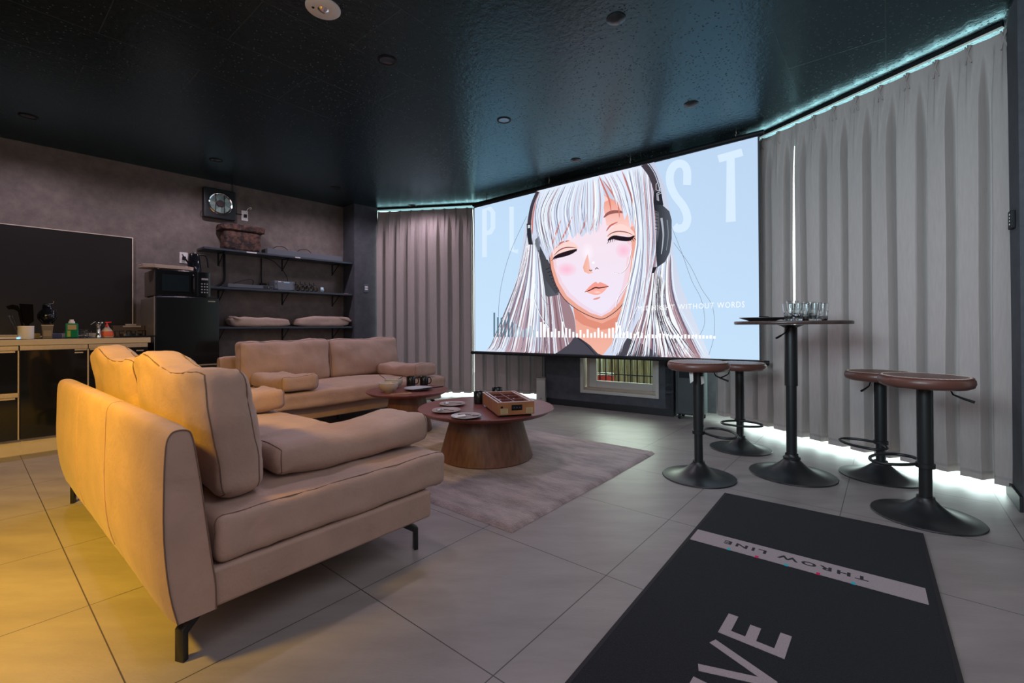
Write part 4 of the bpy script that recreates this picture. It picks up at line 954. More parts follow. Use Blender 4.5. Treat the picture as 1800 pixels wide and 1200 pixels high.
link('height_lever', tube(catmull([(-.03, -.03, .895), (-.045, -.035, .865), (-.075, -.04, .843), (-.115, -.045, .822)], 4), [.004]*9+[.006]*4, seg=8), M_blackmatte, bt, smooth=True)
def stool(x, y, zs, ring_ang, lever_ang, label, seed):
    t = thing('bar_stool', (x, y, 0), 0, label, 'stool', 'brown bar stools')
    link('base', lathe(trumpet(.207, .034, .085), 72), M_black, t, smooth=True)
    zr = zs-.05
    link('lower_column', lathe([(0, .08), (.0245, .08), (.0245, zr-.31), (0, zr-.31)], 36), M_black, t, smooth=True)
    link('upper_column', lathe([(0, zr-.38), (.030, zr-.38), (.030, zr), (.05, zr+.006), (0, zr+.006)], 36), M_black, t, smooth=True)
    r = .174
    st_ = link('seat', lathe([(0, zs-.052), (r-.022, zs-.052), (r-.006, zs-.044), (r, zs-.028), (r-.002, zs-.012), (r-.010, zs-.003), (r-.03, zs), (0, zs+.006)], 72), M_seat, t, smooth=True)
    link('piping', tube([((r-.009)*math.cos(a), (r-.009)*math.sin(a), zs-.0035) for a in [2*math.pi*k/72 for k in range(72)]], .003, seg=6, closed=True), M_seat, st_, smooth=True)
    bm = bmesh.new(); K = 100
    for k in range(K):
        a = 2*math.pi*k/K; d = .55 if k % 2 else -.2; ca, sa = math.cos(a), math.sin(a); tt = Vector((-sa, ca, 0)); rr = Vector((ca, sa, 0))
        c = rr*(r-.018)+Vector((0, 0, zs-.0003)); dv = (tt*.0045+rr*(.0035*(1 if k % 2 else -1)))
        tube([c-dv, c+dv], .0013, bm, 4)
    link('stitching', bm, M_thread, st_)
    zf = zs-.42; Mr = Matrix.Rotation(ring_ang, 4, 'Z')
    pts = [(.028, 0, 0), (.06, .085, -.001), (.11, .128, -.003), (.165, .115, -.004), (.198, .055, -.004), (.205, 0, -.004), (.198, -.055, -.004), (.165, -.115, -.004), (.11, -.128, -.003), (.06, -.085, -.001)]
    link('footrest', tube([Mr @ Vector((x_, y_, z_+zf)) for x_, y_, z_ in catmull(pts, 6, True)], .0075, seg=10, closed=True), M_black, t, smooth=True)
    link('footrest_clamp', lathe([(.030, zf-.012), (.036, zf-.010), (.036, zf+.010), (.030, zf+.012)], 32, cap=False), M_black, t, smooth=True)
    Ml = Matrix.Rotation(lever_ang, 4, 'Z')
    link('height_lever', tube([Ml @ Vector((a, 0, zs-.052+b)) for a, b in ((.03, 0), (.085, -.004), (.096, -.028), (.125, -.042), (.165, -.056))], [.0035, .0035, .0035, .005, .006], seg=8), M_blackmatte, t, smooth=True)
    return t
stA = stool(1.108, 2.715, .686, -.15, -.55, 'bar stool left of the high table with a hanging care tag under its seat', 0)
stB = stool(1.663, 3.33, .628, -1.95, -2.9, 'bar stool behind the other one, left of the high table, close to the curtain', 1)
stC = stool(2.185, 2.705, .622, 3.3, -2.8, 'bar stool at right close to the curtain, partly hidden by the nearest stool', 2)
stD = stool(1.935, 2.138, .660, 2.05, -.75, 'bar stool nearest the camera at the right, pale stitching on its seat', 3)
for (s_, a_, z_, sc) in ((stA, -2.35, .634, 1), (stA, -1.2, .60, .7), (stC, 2.6, .568, 1.1)):
    M_ = Matrix.Rotation(a_, 4, 'Z') @ Matrix.Translation((.10 if sc == 1 else .033, 0, 0))
    bm = bmesh.new(); P_ = [M_ @ Vector(c) for c in ((0, -.012, z_), (0, .012, z_), (.002, .014, z_-.055*sc), (-.002, -.006, z_-.07*sc))]
    v_ = [bm.verts.new(p) for p in P_]; bm.faces.new(v_); v2 = [bm.verts.new(p+Vector((.0006, .0006, 0))) for p in P_]; bm.faces.new(v2[::-1])
    for i in range(4): bm.faces.new((v_[i], v_[(i+1) % 4], v2[(i+1) % 4], v2[i]))
    link('care_tag', bm, M_white, s_)

# plates and tumblers on the bar table
ZB = .924
def bplate(x, y, r, label):
    t = thing('dinner_plate', (x, y, ZB), 0, label, 'plate', 'dark plates on the bar table')
    link('dish', lathe([(0, 0), (r*.55, 0), (r*.66, .006), (r, .020), (r*.995, .023), (r*.6, .010), (0, .009)], 56), mat('dark_plate', (.03, .03, .033), .3), t, smooth=True); return t
bplate(1.684-.150, 2.75+.04, .128, 'dark plate on the left side of the high table, cutlery lying on it')
bplate(1.684+.115, 2.75+.09, .128, 'dark plate under the tumblers on the right side of the high table')
o = link('folded_cutlery', tube([(1.49, 2.74, ZB+.028), (1.535, 2.78, ZB+.027), (1.60, 2.84, ZB+.027)], .004, seg=8), M_blackmatte, smooth=True); tag(o, 'dark cutlery handle lying on the left dark plate of the high table', 'cutlery')
gl = thing('tumbler', (0, 0, 0), 0, 'faceted clear glass tumbler leftmost on the high table', 'glass', 'clear tumblers on the high table')
bm = bmesh.new(); seg = 36; rings = []
for (r, z, fl) in ((.0, .0, 0), (.024, 0, 0), (.0255, .003, .3), (.0265, .02, 1), (.029, .055, 1), (.0300, .060, .4), (.0305, .064, 0), (.0335, .100, 0), (.0325, .1005, 0), (.0295, .066, 0), (.0265, .03, 0), (.022, .012, 0), (0, .010, 0)):
    if r == 0: rings.append([bm.verts.new((0, 0, z))]); continue
    rings.append([bm.verts.new(((r-.0012*fl*(k % 3 == 0))*math.cos(2*math.pi*k/seg), (r-.0012*fl*(k % 3 == 0))*math.sin(2*math.pi*k/seg), z)) for k in range(seg)])
for a, b in zip(rings, rings[1:]):
    for i in range(seg):
        j = (i+1) % seg
        if len(a) == 1: bm.faces.new((a[0], b[j], b[i]))
        elif len(b) == 1: bm.faces.new((a[i], a[j], b[0]))
        else: bm.faces.new((a[i], a[j], b[j], b[i]))
bmesh.ops.recalc_face_normals(bm, faces=bm.faces)
link('vessel', bm, M_glass, gl, smooth=True)
spots = [(1384.5, 2.66, 0, 'leftmost of all'), (1399, 2.575, 1, 'second from the left in the front row'), (1413.5, 2.66, 1, 'middle of the front row'), (1428, 2.575, 1, 'second from the right in the front row'), (1443, 2.66, 1, 'rightmost of all'),
         (1391, 2.745, 1, 'second row, farthest left behind the front ones'), (1405.5, 2.82, 1, 'second row, middle'), (1420.5, 2.745, 1, 'second row, right of the middle'), (1434, 2.82, 1, 'farthest back on the right')]
PLR = Vector((1.684+.115, 2.84, 0))
for k, (px, Y, _, lb) in enumerate(spots):
    g_ = gl if k == 0 else copy_tree(gl); X = (px-900+.005*540)/F*Y
    dd = (Vector((X, Y, 0))-PLR).length
    z_ = ZB if dd > .155 else ZB+.009+max(0, (dd-.05)/.1)*.012
    g_.location = (X, Y, z_); g_['label'] = 'clear faceted glass tumbler on the high table, '+lb

# dark cabinet right of the small window, white bin left of it
q0 = at(1236, 741); q1 = at(1186, 735); q2 = at(1258, 727.5)
dx_ = (q1-q0); wl_ = dx_.length; ang_ = math.atan2(-dx_.y, -dx_.x)
cb = thing('appliance_box', (q0.x, q0.y, 0), math.atan2(WD.y, WD.x), 'dark grey upright appliance on castors below the screen, behind a bar stool', 'appliance')
link('housing', B(-.245, 0, 0, .20, .045, .56), mat('dark_grey_housing', (.045, .055, .058), .38), cb, bevel=.018, seg=4)
link('side_panel', B(0.0, .004, .03, .18, .06, .55), mat('dark_grey_housing', (.045, .055, .058), .38), cb, bevel=.001)
for x_ in (-.22, -.025):
    for y_ in (.03, .17): link('castor', lathe([(0, -.012), (.02, -.012), (.022, 0), (.02, .012), (0, .012)], 20, M=Matrix.Translation((x_, y_, .022)) @ Matrix.Rotation(math.pi/2, 4, 'Y')), M_blackmatte, cb, smooth=True)
link('air_grille', B(-.215, -.03, -.002, 0, .40, .52), M_blackmatte, cb)
wbn = thing('waste_bin', (.335, 5.30, 0), -.10, 'small white upright bin beside the dark window wall, under the left part of the screen', 'bin')
link('body', B(-.052, .052, -.06, .10, 0, .285), mat('off_white_bin', (.42, .42, .38), .5), wbn, bevel=.008); link('lid', B(-.054, .054, -.062, .102, .285, .300), mat('off_white_bin', (.42, .42, .38), .5), wbn, bevel=.004)
link('button', lathe([(0, 0), (.006, 0), (.006, .002), (0, .002)], 16, M=Matrix.Translation((.0, -.06, .07)) @ Matrix.Rotation(math.pi/2, 4, 'X')), M_blackmatte, wbn)

# ================================================================== LEFT WALL: TELEVISION, KITCHEN, FRIDGE, SHELVES
def wt(name, s, t, z, label, cat, grp=None, rz=0):
    p = L(s, t, z); return thing(name, p, RZL+rz, label, cat, grp)
tv = wt('wall_panel', .125, .0, 0, 'large dark panel with a thin pale gold frame, on the wall above the counter', 'panel')
link('board', B(-.745, .742, -.022, -.004, .838, 1.775), mat('dark_satin_board', (.011, .0095, .0085), .36, spec=.4), tv)
fr = bmesh.new()
for a in ((-.75, .747, .832, .838), (-.75, .747, 1.773, 1.780), (-.75, -.744, .838, 1.773), (.739, .747, .838, 1.773)): box(fr, a[0], a[1], -.026, -.004, a[2], a[3])
link('frame', fr, mat('champagne_metal', (.72, .62, .50), .35, .2), tv); link('backing', B(-.7, .7, -.004, 0, .87, 1.74), M_blackmatte, tv)
wk = wt('worktop', 0, 0, 0, 'long cream kitchen worktop below the television', 'worktop')
link('slab', B(-1.6, .838, -.975, -.0, .783, .824), M_cream, wk, bevel=.002)
link('dark_surface', B(-1.6, .834, -.965, -.0, .824, .827), mat('dark_steel_top', (.03, .028, .026), .25), wk)
def cab(s0, s1, label, drawers):
    c = wt('kitchen_cabinet', s0, 0, 0, label, 'cabinet', 'glossy black kitchen cabinets'); w_ = s1-s0
    link('carcass', B(.002, w_-.002, -.935, -.0, .115, .782), mat('cabinet_side', (.03, .028, .027), .4), c)
    link('kick_board', B(0, w_, -.915, -.895, 0, .115), M_cream, c)
    if not drawers:
        d = link('door', B(.006, w_-.006, -.958, -.936, .118, .745), M_blackgloss, c); 
        link('handle_rail', B(.002, w_-.002, -.966, -.936, .747, .781), M_alu, d, bevel=.002)
        link('finger_grip', B(w_-.075 if label.find('middle') > 0 else .01, w_-.008 if label.find('middle') > 0 else .075, -.963, -.958, .735, .746), M_alu, d)
        link('edge_strip', B(w_-.005 if label.find('middle') > 0 else 0, w_ if label.find('middle') > 0 else .004, -.960, -.936, .118, .745), M_alu, d)
        if label.find('right') > 0: link('badge', B(w_-.075, w_-.028, -.9595, -.958, .715, .724), M_alu, d)
    else:
        for a, b in ((.455, .745), (.118, .415)):
            d = link('drawer', B(.006, w_-.010, -.958, -.936, a, b), M_blackgloss, c)
            link('handle_rail', B(.002, w_-.004, -.966, -.936, b+.002, b+.034), M_alu, d, bevel=.002)
            link('finger_grip', B(w_-.10, w_-.02, -.963, -.958, b-.012, b), M_alu, d)
        link('edge_strip', B(w_-.008, w_-.001, -.960, -.936, .118, .745), M_alu, c)
    return c
cab(-.45, .102, 'glossy black cabinet with two drawers at the left edge of the photo', True)
cab(.102, .46, 'glossy black single door cabinet in the middle, right of the drawers', False)
cab(.46, .823, 'glossy black cabinet at the right end of the kitchen, with a small badge', False)
ZK = .827
def kit(name, px, t, label, cat, grp=None, rz=0):
    s, _ = wp(px, 590, t); return wt(name, s, t, ZK, label, cat, grp, rz)
k_ = kit('utensil_pot', 45.5, .87, 'white cylindrical pot on the counter holding black utensils', 'pot')
link('pot', lathe([(0, 0), (.041, 0), (.042, .004), (.042, .094), (.0395, .094), (.0395, .006), (0, .005)], 40), M_white, k_, smooth=True)
def utens(name, label, lx, ly, shape_pts, m, th=.004, rz=0):
    o = link(name, prism(shape_pts, -th/2, th/2, M=Matrix.Rotation(math.pi/2, 4, 'X')), m); P = k_.matrix_world if False else None
    s, _ = wp(45.5, 590, .87); p = L(s+lx, .87+ly, ZK+.007); o.location = p; o.rotation_euler = (0, 0, RZL+rz); tag(o, label, 'utensil', 'utensils in the white pot'); return o
utens('spatula', 'wide black spatula, tallest in the white pot', .006, .0, [(-.008, 0), (.008, 0), (.012, .10), (.034, .12), (.030, .245), (-.040, .248), (-.026, .12), (-.012, .10)], mat('black_nylon', (.002, .002, .0025), .6, spec=.05), .006)
utens('ladle', 'black ladle leaning left out of the white pot', -.006, .016, [(-.004, 0), (.006, 0), (-.020, .19), (-.032, .232), (-.060, .240), (-.092, .226), (-.080, .205), (-.052, .205), (-.034, .19)], mat('black_nylon', (.002, .002, .0025), .6, spec=.05), .010)
for k, lb in enumerate(('thin wire whisk stem leaning left out of the white pot', 'second thin wire whisk stem beside it in the white pot')):
    s, _ = wp(45.5, 590, .87); a = L(s-.026-.004*k, .868-.014*k, ZK+.012); b = L(s-.060-.020*k, .862-.02*k, ZK+.155)
    o = link('whisk', tube([a, b, b+Vector((-.004, 0, .012))], [.002, .002, .006], seg=6), M_chrome, smooth=True); tag(o, lb, 'utensil', 'utensils in the white pot')
k_ = kit('coffee_grinder', 83, .72, 'black round coffee grinder standing on a grey container on the counter', 'coffee grinder')
link('container', lathe([(0, 0), (.036, 0), (.044, .095), (0, .095)], 4, M=Matrix.Rotation(math.pi/4, 4, 'Z')), mat('grey_container', (.20, .165, .135), .5), k_)
link('container_rim', lathe([(0, .095), (.047, .095), (.047, .103), (0, .103)], 4, M=Matrix.Rotation(math.pi/4, 4, 'Z')), M_cream, k_)
link('front_label', B(-.022, .022, -.034, -.029, .015, .06), mat('grey_label', (.30, .25, .19), .6), k_)
link('mill_body', lathe([(0, .103), (.018, .105), (.030, .115), (.052, .145), (.056, .175), (.045, .205), (.030, .22), (.026, .255), (.012, .262), (0, .263)], 28), M_blackgloss, k_, smooth=True)
link('mill_ring', tube([(.050*math.cos(a), -.02, .17+.045*math.sin(a)) for a in [2*math.pi*k/28 for k in range(28)]], .006, seg=8, closed=True), M_blackgloss, k_, smooth=True)
link('crank', tube([(-.02, 0, .262), (.03, 0, .268), (.034, 0, .285)], .004, seg=6), M_chrome, k_, smooth=True)
k_ = kit('mouthwash_bottle', 126, .70, 'green bottle with white cap and label on the counter', 'bottle')
M_green = mat('green_liquid', (.01, .22, .10), .12)
link('bottle_body', B(-.038, .038, -.022, .022, 0, .115), M_green, k_, bevel=.010, seg=3); link('cap', lathe([(0, .115), (.020, .115), (.018, .132), (.013, .134), (.012, .145), (0, .146)], 24), M_white, k_, smooth=True)
link('label', B(-.025, .025, -.0235, -.022, .065, .103), M_lab, k_); link('lower_label', B(-.026, -.008, -.0235, -.022, .010, .058), mat('lime_label', (.35, .45, .08), .6), k_)
k_ = kit('wire_rack', 134, .62, 'low wire rack with glasses behind the green bottle', 'rack')
bm = bmesh.new()
for z in (.006, .055):
    tube([(-.075, -.05, z), (.085, -.05, z), (.085, .05, z), (-.075, .05, z)], .002, bm, 6, True)
for k in range(9): tube([(-.075+.02*k, -.05, .006), (-.075+.02*k, -.05, .055)], .0014, bm, 5)
link('wires', bm, M_chrome, k_, smooth=True)
for k, px in enumerate((141, 151)):
    g_ = kit('tumbler', px, .62, ('clear glass in the wire rack, left one', 'clear glass in the wire rack, right one')[k], 'glass', 'glasses in the wire rack')
    link('vessel', lathe([(0, .001), (.016, .001), (.019, .066), (.0175, .066), (.0145, .006), (0, .006)], 24), M_glass, g_, smooth=True)
k_ = kit('faucet', 173, .80, 'chrome kitchen tap between the rack and the soap bottle', 'tap')
link('body', lathe([(0, 0), (.018, 0), (.018, .02), (.013, .03), (.013, .09), (.017, .10), (.012, .118), (0, .12)], 24), M_chrome, k_, smooth=True)
link('spout', tube(catmull([(0, 0, .095), (.006, -.03, .120), (.016, -.07, .118), (.02, -.09, .088)], 5), .008, seg=10), M_chrome, k_, smooth=True)
link('lever', tube([(0, 0, .118), (-.02, .0, .128), (-.045, .0, .105)], .005, seg=8), M_chrome, k_, smooth=True)
k_ = kit('soap_bottle', 188, .72, 'white dish soap bottle with orange print and red pump on the counter', 'bottle')
link('bottle_body', lathe([(0, 0), (.040, 0), (.043, .008), (.042, .03), (.032, .058), (.016, .078), (.013, .088), (0, .089)], 28, M=Matrix.Scale(.6, 4, (0, 1, 0))), mat('milky_bottle', (.55, .45, .30), .3), k_, smooth=True)
link('print_band', lathe([(.0435, .010), (.0428, .028), (.036, .050)], 28, M=Matrix.Scale(.62, 4, (0, 1, 0)), cap=False), mat('orange_print', (.75, .12, .04), .5), k_, smooth=True)
link('pump', lathe([(0, .088), (.013, .088), (.009, .104), (.005, .106), (.005, .122), (0, .122)], 16), M_red, k_, smooth=True); link('nozzle', tube([(-.012, 0, .122), (.028, 0, .124)], .004, seg=8), M_red, k_, smooth=True)
k_ = kit('gas_hob', 231, .60, 'black gas hob with pan supports at the right end of the counter', 'hob')
link('hob_plate', B(-.115, .125, -.27, .22, 0, .012), M_blackgloss, k_, bevel=.003)
for x_, y_ in ((-.06, -.14), (.05, .10)):
    link('burner', lathe([(0, .012), (.04, .012), (.038, .028), (0, .03)], 28, M=Matrix.Translation((x_, y_, 0))), M_black, k_, smooth=True)
    bm = bmesh.new()
    for a in range(4):
        ca, sa = math.cos(a*math.pi/2+.4), math.sin(a*math.pi/2+.4); tube([(x_+ca*.075, y_+sa*.075, .012), (x_+ca*.078, y_+sa*.078, .052), (x_+ca*.02, y_+sa*.02, .052)], .004, bm, 6)
    link('pan_support', bm, M_blackmatte, k_, smooth=True)
k_ = kit('spice_rack', 229, .20, 'dark box with a pale slotted top behind the gas hob', 'box')
link('case', B(-.13, .10, -.05, .08, 0, .10), mat('brown_tin', (.10, .07, .045), .5), k_, bevel=.004); link('top_grille', B(-.06, .07, -.054, -.04, .085, .098), M_cream, k_); link('upper_grille', B(-.04, .035, -.05, -.02, .100, .114), M_cream, k_)
for px, t_, w_, h_, m_, nm, lb in ((16, .70, .13, .030, M_cream, 'storage_box', 'long low cream box at the left end of the counter'), (64, .55, .026, .036, mat('yellow_card', (.62, .38, .07), .6), 'small_box', 'small yellow box between the white pot and the grinder'), (100, .50, .036, .034, mat('blue_grey_card', (.16, .17, .24), .6), 'small_box', 'small blue grey box right of the grinder'), (109.5, .44, .022, .034, M_cream, 'small_box', 'small cream box left of the green bottle'), (161, .50, .032, .034, M_cream, 'small_box', 'small cream box between the wire rack and the tap')):
    k_ = kit(nm, px, t_, lb, 'box', 'small boxes along the counter'); link('carton', B(-w_*.9, w_*.75, -.03, .03, 0, h_), m_, k_, bevel=.002)
k_ = kit('charging_stick', 6, .90, 'slim white stick with a glowing blue tip at the left end of the counter', 'stick')
link('rod', tube([(-.18, 0, .007), (.062, 0, .007)], .006, seg=10), M_white, k_, smooth=True); link('light_tip', tube([(.062, 0, .007), (.078, 0, .007)], .0065, seg=10), mat('blue_tip_light', (.2, .5, .9), .4, emis=(.25, .6, 1), estr=1.5), k_, smooth=True)

# fridge with microwave, tray and kettle on top
fg = wt('refrigerator', .925, .05, 0, 'black two door refrigerator between the kitchen counter and the shelves', 'refrigerator')
W_ = .50
link('cabinet_body', B(0, W_, -.53, 0, .02, 1.185), mat('fridge_side', (.19, .165, .13), .32), fg, bevel=.012, seg=3)
for a, b in ((.02, .545), (.557, 1.19)):
    d = link('door', B(-.001, W_+.001, -.605, -.535, a, b), mat('fridge_black', (.007, .009, .011), .16), fg, bevel=.010, seg=3)
link('door_gap_strip', B(.0, W_, -.60, -.535, .545, .557), M_alu, fg)
link('badge', B(W_-.095, W_-.035, -.6065, -.605, 1.150, 1.158), M_alu, fg)
for x_ in (.03, W_-.03): link('foot', lathe([(0, 0), (.018, 0), (.018, .02), (0, .02)], 16, M=Matrix.Translation((x_, -.48, 0))), M_blackmatte, fg)
link('edge_trim', B(-.004, -.001, -.604, -.56, .56, 1.185), M_alu, fg)
mw = wt('microwave', .935, .16, 1.19, 'black microwave oven standing on the refrigerator', 'microwave')
link('case', B(0, .43, -.42, 0, .008, .245), mat('microwave_side', (.13, .11, .08), .4), mw, bevel=.006)
fd = link('door', B(.001, .325, -.447, -.42, .010, .243), M_blackgloss, mw, bevel=.004); link('door_window', B(.05, .255, -.449, -.447, .05, .20), mat('microwave_glass', (.012, .022, .028), .05), fd)
link('door_handle', tube(catmull([(.285, -.450, .035), (.285, -.472, .06), (.285, -.474, .125), (.285, -.472, .19), (.285, -.450, .215)], 5), .008, seg=10), M_blackgloss, fd, smooth=True)
cpn = link('control_panel', B(.327, .429, -.446, -.42, .010, .243), M_blackgloss, mw, bevel=.003)
link('display', B(.355, .41, -.4475, -.446, .168, .186), mat('pale_print', (.42, .42, .45), .5), cpn)
for r_ in range(4):
    for c_ in range(3): link('button', B(.352+c_*.022, .364+c_*.022, -.4475, -.446, .045+r_*.027, .056+r_*.027), mat('pale_print', (.42, .42, .45), .5), cpn)
for x_ in (.03, .40):
    for y_ in (-.03, -.38): link('foot', lathe([(0, 0), (.012, 0), (.012, .008), (0, .008)], 12, M=Matrix.Translation((x_, y_, 0))), M_blackmatte, mw)
tr_ = wt('griddle_tray', .905, .375, 1.19+.245, 'flat cream tray with small feet lying on the microwave', 'tray')
bm = bmesh.new(); v0 = [(-.03, 0), (.30, .0), (.335, -.04), (.335, -.17), (.29, -.215), (.03, -.225), (-.045, -.17), (-.06, -.04)]
link('tray_body', prism(v0, .010, .036), mat('cream_enamel', (.60, .47, .38), .3), tr_, bevel=.006, seg=2); link('tray_rim', prism([(x*1.01-.002, y*1.01+.002) for x, y in v0], .032, .042), mat('cream_enamel', (.60, .47, .38), .3), tr_, bevel=.002)
for x_, y_ in ((.06, -.19), (.25, -.19), (.06, -.04), (.25, -.03)): link('foot', lathe([(0, 0), (.010, 0), (.010, .012), (0, .012)], 12, M=Matrix.Translation((x_, y_, 0))), M_cream, tr_)
kt = wt('electric_kettle', 1.305, .30, 1.19+.245, 'black electric kettle with its base on the right of the microwave', 'kettle')
link('power_base', lathe([(0, 0), (.070, 0), (.070, .014), (.062, .022), (0, .022)], 36), M_blackgloss, kt, smooth=True)
link('body', lathe([(0, .023), (.062, .023), (.060, .05), (.046, .195), (.040, .208), (0, .212)], 36), M_blackgloss, kt, smooth=True)
link('handle', tube(catmull([(.038, -.0, .200), (.09, 0, .202), (.112, 0, .17), (.122, 0, .08)], 5), .009, seg=8), M_blackmatte, kt, smooth=True)
link('spout', tube([(-.04, 0, .10), (-.075, 0, .15), (-.10, 0, .195)], [.010, .007, .006], seg=10), M_blackgloss, kt, smooth=True)
link('lid_knob', lathe([(0, .210), (.012, .210), (.014, .22), (0, .226)], 16), M_chrome, kt, smooth=True)
link('indicator', B(-.03, -.005, -.0715, -.060, .003, .013), mat('orange_indicator', (.8, .35, .1), .5, emis=(1, .45, .15), estr=.8), kt)

def outlet(px, py, w_, h_, label, plug=True):
    s, z = wp(px, py, .01); o = wt('wall_outlet', s, 0, z, label, 'outlet', 'white wall outlets'); link('plate', B(-w_/2, w_/2, -.009, 0, -h_/2, h_/2), M_white, o, bevel=.003)
    if plug: link('plug', B(-.014, .014, -.036, -.009, -.022, .012), M_blackmatte, o, bevel=.003)
    return o
outlet(323, 453, .072, .115, 'white wall outlet with black plug behind the kettle')
ou = outlet(430.5, 379, .068, .115, 'white wall outlet right of the wall fan, above the brown box')
link('cord_loop', tube(catmull([(0, -.03, .0), (.01, -.035, .05), (.03, -.03, .085), (.055, -.03, .10), (.06, -.03, .085), (.045, -.03, .08)], 5), .0035, seg=6), M_white, ou, smooth=True)

# wall fan
fa = wt('wall_fan', 1.60, 0, 0, 'square dark ventilation fan with a round shiny grille high on the wall', 'fan')
fc = Matrix.Translation((0, -.075, 2.245)) @ Matrix.Rotation(math.pi/2, 4, 'X')
link('housing', B(-.155, .152, -.070, 0, 2.085, 2.405), mat('dark_fan_housing', (.020, .024, .026), .3), fa, bevel=.012, seg=3)
link('outer_ring', lathe([(.100, -.005), (.118, -.005), (.120, .006), (.112, .012), (.102, .008)], 56, M=fc, cap=False), M_chrome, fa, smooth=True)
link('fan_well', lathe([(0, -.002), (.105, -.002)], 56, M=fc, cap=False), mat('mirror_fan_disc', (.62, .76, .70), .22, .8), fa)  # pale base colour carries the bright window reflected in the disc
link('hub', lathe([(0, .016), (.034, .014), (.040, .004), (.040, -.001)], 36, M=fc, cap=False), mat('dark_hub', (.06, .04, .045), .4), fa, smooth=True)
for k in range(5):
    a = 2*math.pi*k/5+.3; ca, sa = math.cos(a), math.sin(a)
    pts = [(.036*ca-.012*sa, .036*sa+.012*ca), (.098*math.cos(a+.10), .098*math.sin(a+.10)), (.098*math.cos(a+.62), .098*math.sin(a+.62)), (.038*math.cos(a+.75), .038*math.sin(a+.75))]
    link('blade', prism(pts, .001, .004, M=fc), mat('window_reflection_blade', (.62, .78, .70), .2, .6), fa)  # window reflection painted into the blade colour as well
for x_ in (-.05, .03): link('guard_bar', B(x_, x_+.006, -.092, -.086, 2.15, 2.34), M_blackmatte, fa)
link('pull_cord', tube(catmull([(-.155, -.04, 2.15), (-.175, -.04, 2.13), (-.175, -.04, 2.09), (-.15, -.04, 2.08)], 4), .0022, seg=6), M_blackmatte, fa, smooth=True)
cd = wt('cable_conduit', 1.748, 0, 0, 'thin dark conduit from the ceiling down beside the wall fan', 'conduit'); link('duct', B(-.008, .008, -.016, 0, 2.41, CZ), M_grey, cd); link('branch_duct', B(.008, .085, -.010, 0, 2.175, 2.185), M_blackmatte, cd)

# shelves
for z, s0_, lb in ((1.738, 1.40, 'top dark wall shelf carrying the brown box and a long flat grey box'), (1.332, 1.46, 'middle dark wall shelf carrying recorders and coiled cables'), (.912, 1.50, 'lowest dark wall shelf carrying two folded beige covers')):
    sh = wt('wall_shelf', s0_, 0, 0, lb, 'shelf', 'dark wall shelves')
    link('board', B(0, 3.052-s0_, -.25, 0, z-.022, z), M_shelf, sh, bevel=.002)
    for sb in (1.60, 2.27, 2.90):
        x_ = sb-s0_; b_ = bmesh.new(); box(b_, x_-.008, x_+.008, -.20, 0, z-.026, z-.022); box(b_, x_-.008, x_+.008, -.006, 0, z-.16, z-.022)
        tube([(x_, -.19, z-.026), (x_, -.006, z-.15)], .005, b_, 6); link('bracket', b_, M_blackmatte, sh)
    if z > 1.7:
        for a, b in ((.40, .50), (.92, .98)): link('white_label', B(a, b, -.2515, -.25, z-.018, z-.006), M_white, sh)
# items on the shelves
def furry():
    m = bpy.data.materials.new('mottled_brown_hide'); m.use_nodes = True; nt = m.node_tree; b = nt.nodes['Principled BSDF']; tc = nt.nodes.new('ShaderNodeTexCoord')
    n = nt.nodes.new('ShaderNodeTexNoise'); n.inputs['Scale'].default_value = 14; n.inputs['Detail'].default_value = 6; n.inputs['Roughness'].default_value = .75; nt.links.new(tc.outputs['Object'], n.inputs[0])
    r = nt.nodes.new('ShaderNodeValToRGB'); e = r.color_ramp.elements; e[0].position = .42; e[1].position = .60; e[0].color = (.012, .008, .007, 1); e[1].color = (.13, .062, .042, 1)
    nt.links.new(n.outputs[0], r.inputs[0]); nt.links.new(r.outputs[0], b.inputs['Base Color']); b.inputs['Roughness'].default_value = .8
    bp = nt.nodes.new('ShaderNodeBump'); bp.inputs['Strength'].default_value = 1; bp.inputs['Distance'].default_value = .02; nt.links.new(n.outputs[0], bp.inputs['Height']); nt.links.new(bp.outputs[0], b.inputs['Normal']); return m
M_hide = furry()
bb_ = wt('brown_box', 1.775, .14, 1.738, 'dark reddish brown mottled box with an overhanging lid on the top shelf', 'box')
def hidefn(sx_, sy_, sz_, seed, p=9):
    def f(q):
        lp = (abs(q[0])**p+abs(q[1])**p+abs(q[2])**p)**(1/p); v = Vector((q[0]/lp*sx_/2, q[1]/lp*sy_/2, q[2]/lp*sz_/2)); d = noise.noise(v*22+Vector((seed, 0, 0)))*.009+noise.noise(v*55)*.004
        return v+v.normalized()*d
    return f
o = link('chest', cushion_bm(hidefn(.36, .20, .215, 1), (26, 14, 16)), M_hide, bb_, smooth=True); o.location = (0, 0, .108)
o = link('lid', cushion_bm(hidefn(.43, .235, .075, 6), (30, 16, 8)), M_hide, bb_, smooth=True); o.location = (.005, 0, .245)
lb_ = wt('flat_box', 2.46, .14, 1.7385, 'long flat blue grey box on the right half of the top shelf', 'box'); link('case', B(-.44, .46, -.09, .09, 0, .062), M_grey, lb_, bevel=.003)
for k, s in enumerate((2.22, 2.50)):
    t = wt('cable', s, .10, 1.80, ('left loop of black cable on the long grey box', 'right loop of black cable on the long grey box')[k], 'cable', 'cable loops on the top shelf')
    link('cord', tube(catmull([(-.11, 0, .004), (-.05, 0, .05), (.03, 0, .055), (.08, 0, .02), (.10, 0, .004)], 6), .0035, seg=6), M_blackmatte, t, smooth=True)
rc_ = wt('recorder', 1.85, .145, 1.332, 'flat dark recorder on the left of the middle shelf', 'recorder'); link('case', B(-.23, .225, -.10, .09, .004, .040), M_grey, rc_, bevel=.002); link('power_light', B(.175, .181, -.1015, -.10, .018, .024), M_white, rc_)
